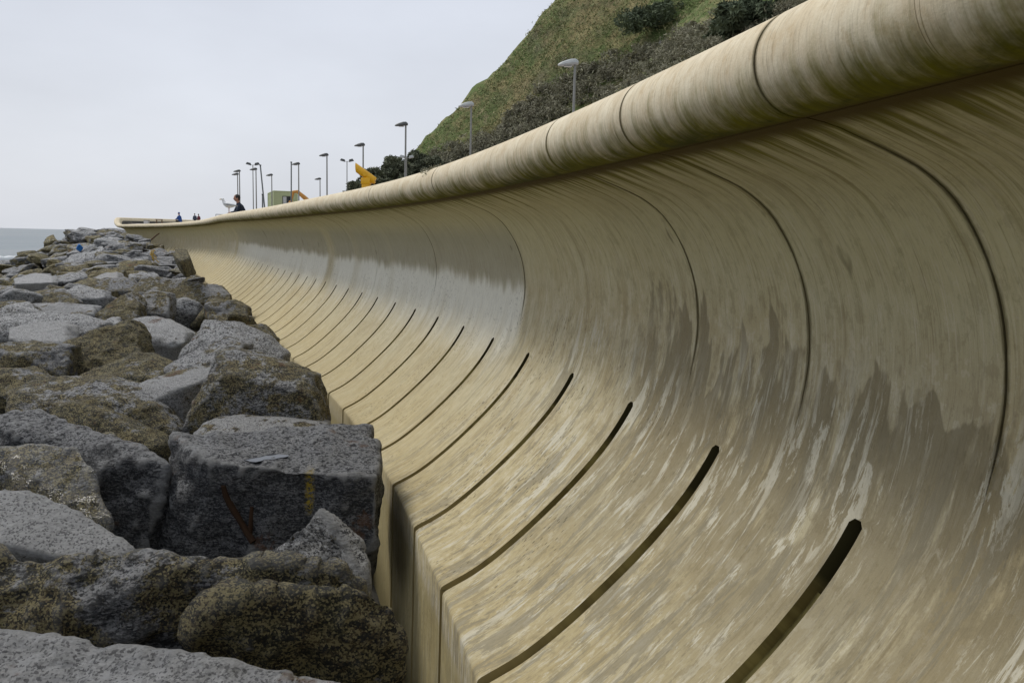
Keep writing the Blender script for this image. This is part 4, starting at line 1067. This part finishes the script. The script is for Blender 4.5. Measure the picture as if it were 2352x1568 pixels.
pp = [hit(px, py, blk, .0) for px, py in ((570, 1047), (592, 1043), (618, 1043), (634, 1047), (612, 1052), (588, 1051))]
if all(pp):
    zc = max(p_.z for p_ in pp)-.012; c0 = sum(pp, Vector())/6
    ring = []
    for k in range(28):
        a = 2*PI*k/28; rr = 1+.25*math.sin(3*a+1)+.12*math.sin(7*a); ring.append((c0.x+.15*math.cos(a)*rr, c0.y+.13*math.sin(a)*rr, zc))
    b = MB(); b.add(ring+[(v[0]*.0+c0.x+(v[0]-c0.x)*.9, c0.y+(v[1]-c0.y)*.9, zc-.02) for v in ring], [tuple(range(28))]+[(k, 28+k, 28+(k+1) % 28, (k+1) % 28) for k in range(28)]); PUD = b.build('puddle', M_pud)
    PUD.parent = blk; PUD.matrix_parent_inverse = blk.matrix_world.inverted()
# driftwood post, blue rag, yellow rope
def ground(px, py, zt): return onz(px, py, zt)
g = ony(348, 548, 62); b = MB(); e = ony(366, 536, 62)
b.tube([g+Vector((-.2, 0, -.25)), (g+e)/2, e], [.06, .055, .04], 8); o = b.build('driftwood_pole', M_wood); meta(o, 'thin dark pole leaning on the far boulders against the wall', 'pole')
M_bplas = simple('blue_plastic', (.02, .16, .48), .5)
d = 52; g = ony(184, 569, d); me = PROT[3].copy(); me.materials.clear(); me.materials.append(M_bplas)
o = bpy.data.objects.new('plastic_rag', me); COL.objects.link(o); o.location = g; o.scale = (.42, .3, .7); o.rotation_euler = (.4, .5, .7); meta(o, 'scrap of bright blue plastic caught among the far boulders', 'plastic scrap')
M_rope = simple('yellow_rope', (.45, .30, .06), .8); d = 38; g = ony(350, 575, d); b = MB()
for k in range(4): b.tube([g+Vector((rng.uniform(-.1, .1), rng.uniform(-.1, .1), .0)), g+Vector((rng.uniform(-.25, .25), rng.uniform(-.1, .1), rng.uniform(-.25, -.05))), g+Vector((rng.uniform(-.3, .3), 0, rng.uniform(-.55, -.3)))], .022, 6)
o = b.build('rope_tangle', M_rope); meta(o, 'tangle of yellow rope on the boulders near the mossy perched stone', 'rope')
# breaking wave beyond the slope at the far left
M_foam = simple('foam', (.8, .82, .82), .8, .05, 1.)
b = MB(); a = onz(-60, 600, -5.2); e = onz(60, 596, -5.2); pts = []
for k in range(26):
    q = a.lerp(e, k/25); pts.append((q.x, q.y+1.2*math.sin(k*.8), -5.1))
b.tube(pts, [.35+.3*abs(math.sin(k*1.7))*math.sin(PI*k/25)+.05 for k in range(26)], 10); meta(fuse(b, 'breaking_wave', M_foam, None, .12, 2), 'white breaking wave at the far left edge beyond the boulders', 'wave', kind='structure')
# ------------------------------------------------------------------ sea, sky, light, camera
N = NT('sea_water'); co = N.n('ShaderNodeTexCoord').outputs['Object']
mp = N.n('ShaderNodeMapping'); N.put(mp.inputs[0], co); mp.inputs['Rotation'].default_value = (0, 0, .5); mp.inputs['Scale'].default_value = (.35, .09, 1)
w1 = N.noise(mp.outputs[0], 1, 6, .6); w2 = N.noise(co, 1.4, 5, .6); w0 = N.noise(mp.outputs[0], .12, 4, .6)
c = N.mix(N.step(w0, .35, .7), (.10, .135, .145, 1), (.17, .185, .18, 1))
foam = N.mul(N.step(w1, .63, .72), N.step(w0, .5, .62))
c = N.mix(N.mul(foam, .6), c, (.6, .62, .62, 1))
M_sea = N.fin(c, .32, N.bump(N.add(N.mul(w1, 1.), N.mul(w2, .3)), .9, .5), .4)
V = []; Q = []; rad = [3, 40, 120, 400, 1500, 6000, 20000]; nn = 48
for r in rad:
    for k in range(nn): V.append((r*math.cos(2*PI*k/nn)-40, r*math.sin(2*PI*k/nn)+60, -5.2))
for i in range(len(rad)-1):
    for k in range(nn): Q.append((i*nn+k, i*nn+(k+1) % nn, (i+1)*nn+(k+1) % nn, (i+1)*nn+k)[::-1])
Q.append(tuple(range(nn)))
meta(mesh_np('sea', V, [tuple(q[::-1]) for q in Q], M_sea), kind='structure')

W = bpy.data.worlds.new('World'); scn.world = W; W.use_nodes = True; t = W.node_tree; t.nodes.clear()
SUN_EL, SUN_AZ = math.radians(52), math.radians(-62)   # azimuth from +Y towards +X: ahead and to the left, over the sea
sky = t.nodes.new('ShaderNodeTexSky'); sky.sky_type = 'NISHITA'; sky.sun_disc = False
sky.sun_elevation = SUN_EL; sky.sun_rotation = SUN_AZ; sky.dust_density = 3; sky.air_density = 1
bg = t.nodes.new('ShaderNodeBackground'); bg.inputs[1].default_value = .1
out = t.nodes.new('ShaderNodeOutputWorld')
tc = t.nodes.new('ShaderNodeTexCoord'); sep = t.nodes.new('ShaderNodeSeparateXYZ'); t.links.new(tc.outputs['Generated'], sep.inputs[0])
rmp = t.nodes.new('ShaderNodeValToRGB'); t.links.new(sep.outputs[2], rmp.inputs[0])
e = rmp.color_ramp.elements
e[0].position = 0.; e[0].color = (.70, .725, .78, 1)
e[1].position = 1.; e[1].color = (.80, .84, .92, 1)
x = e.new(.12); x.color = (.715, .745, .81, 1)
x = e.new(.4); x.color = (.64, .68, .77, 1)
mpn = t.nodes.new('ShaderNodeMapping'); t.links.new(tc.outputs['Generated'], mpn.inputs[0]); mpn.inputs['Scale'].default_value = (1, 1, 2.6)
nz = t.nodes.new('ShaderNodeTexNoise'); t.links.new(mpn.outputs[0], nz.inputs['Vector']); nz.inputs['Scale'].default_value = 2.2; nz.inputs['Detail'].default_value = 5
mr = t.nodes.new('ShaderNodeMapRange'); t.links.new(nz.outputs['Fac'], mr.inputs[0])
for i, v in zip((1, 2, 3, 4), (.3, .7, 7.3, 8.8)): mr.inputs[i].default_value = v
vm = t.nodes.new('ShaderNodeVectorMath'); vm.operation = 'SCALE'; t.links.new(rmp.outputs[0], vm.inputs[0]); t.links.new(mr.outputs[0], vm.inputs['Scale'])
mx = t.nodes.new('ShaderNodeMix'); mx.data_type = 'RGBA'; mx.inputs[0].default_value = .93
t.links.new(sky.outputs[0], mx.inputs[6]); t.links.new(vm.outputs[0], mx.inputs[7])
t.links.new(mx.outputs[2], bg.inputs[0]); t.links.new(bg.outputs[0], out.inputs[0])
L = bpy.data.lights.new('sun', 'SUN'); L.energy = 1.5; L.angle = math.radians(14); L.color = (1, .955, .88)
lo = bpy.data.objects.new('sun', L); COL.objects.link(lo)
sd = Vector((math.sin(SUN_AZ)*math.cos(SUN_EL), math.cos(SUN_AZ)*math.cos(SUN_EL), math.sin(SUN_EL)))
lo.rotation_euler = (-sd).to_track_quat('-Z', 'Y').to_euler(); lo.location = sd*60
cd = bpy.data.cameras.new('camera'); cam = bpy.data.objects.new('camera', cd); COL.objects.link(cam)
c_, s_ = math.cos(PITCH), math.sin(PITCH); cr, sr = math.cos(ROLL), math.sin(ROLL)
r0 = Vector((1, 0, 0)); u0 = Vector((0, s_, c_)); f0 = Vector((0, c_, -s_))
rx = r0*cr+u0*sr; ux = u0*cr-r0*sr
m = Matrix((rx, ux, -f0)).transposed().to_4x4(); cam.matrix_world = m
cd.sensor_width = 36; cd.lens = F/2352*36; cd.clip_start = .05; cd.clip_end = 40000
scn.camera = cam
scn.view_settings.view_transform = 'Standard'; scn.view_settings.look = 'None'
scn.view_settings.exposure = .34; scn.view_settings.gamma = 1
scn.cycles.max_bounces = 6; scn.cycles.use_denoising = True
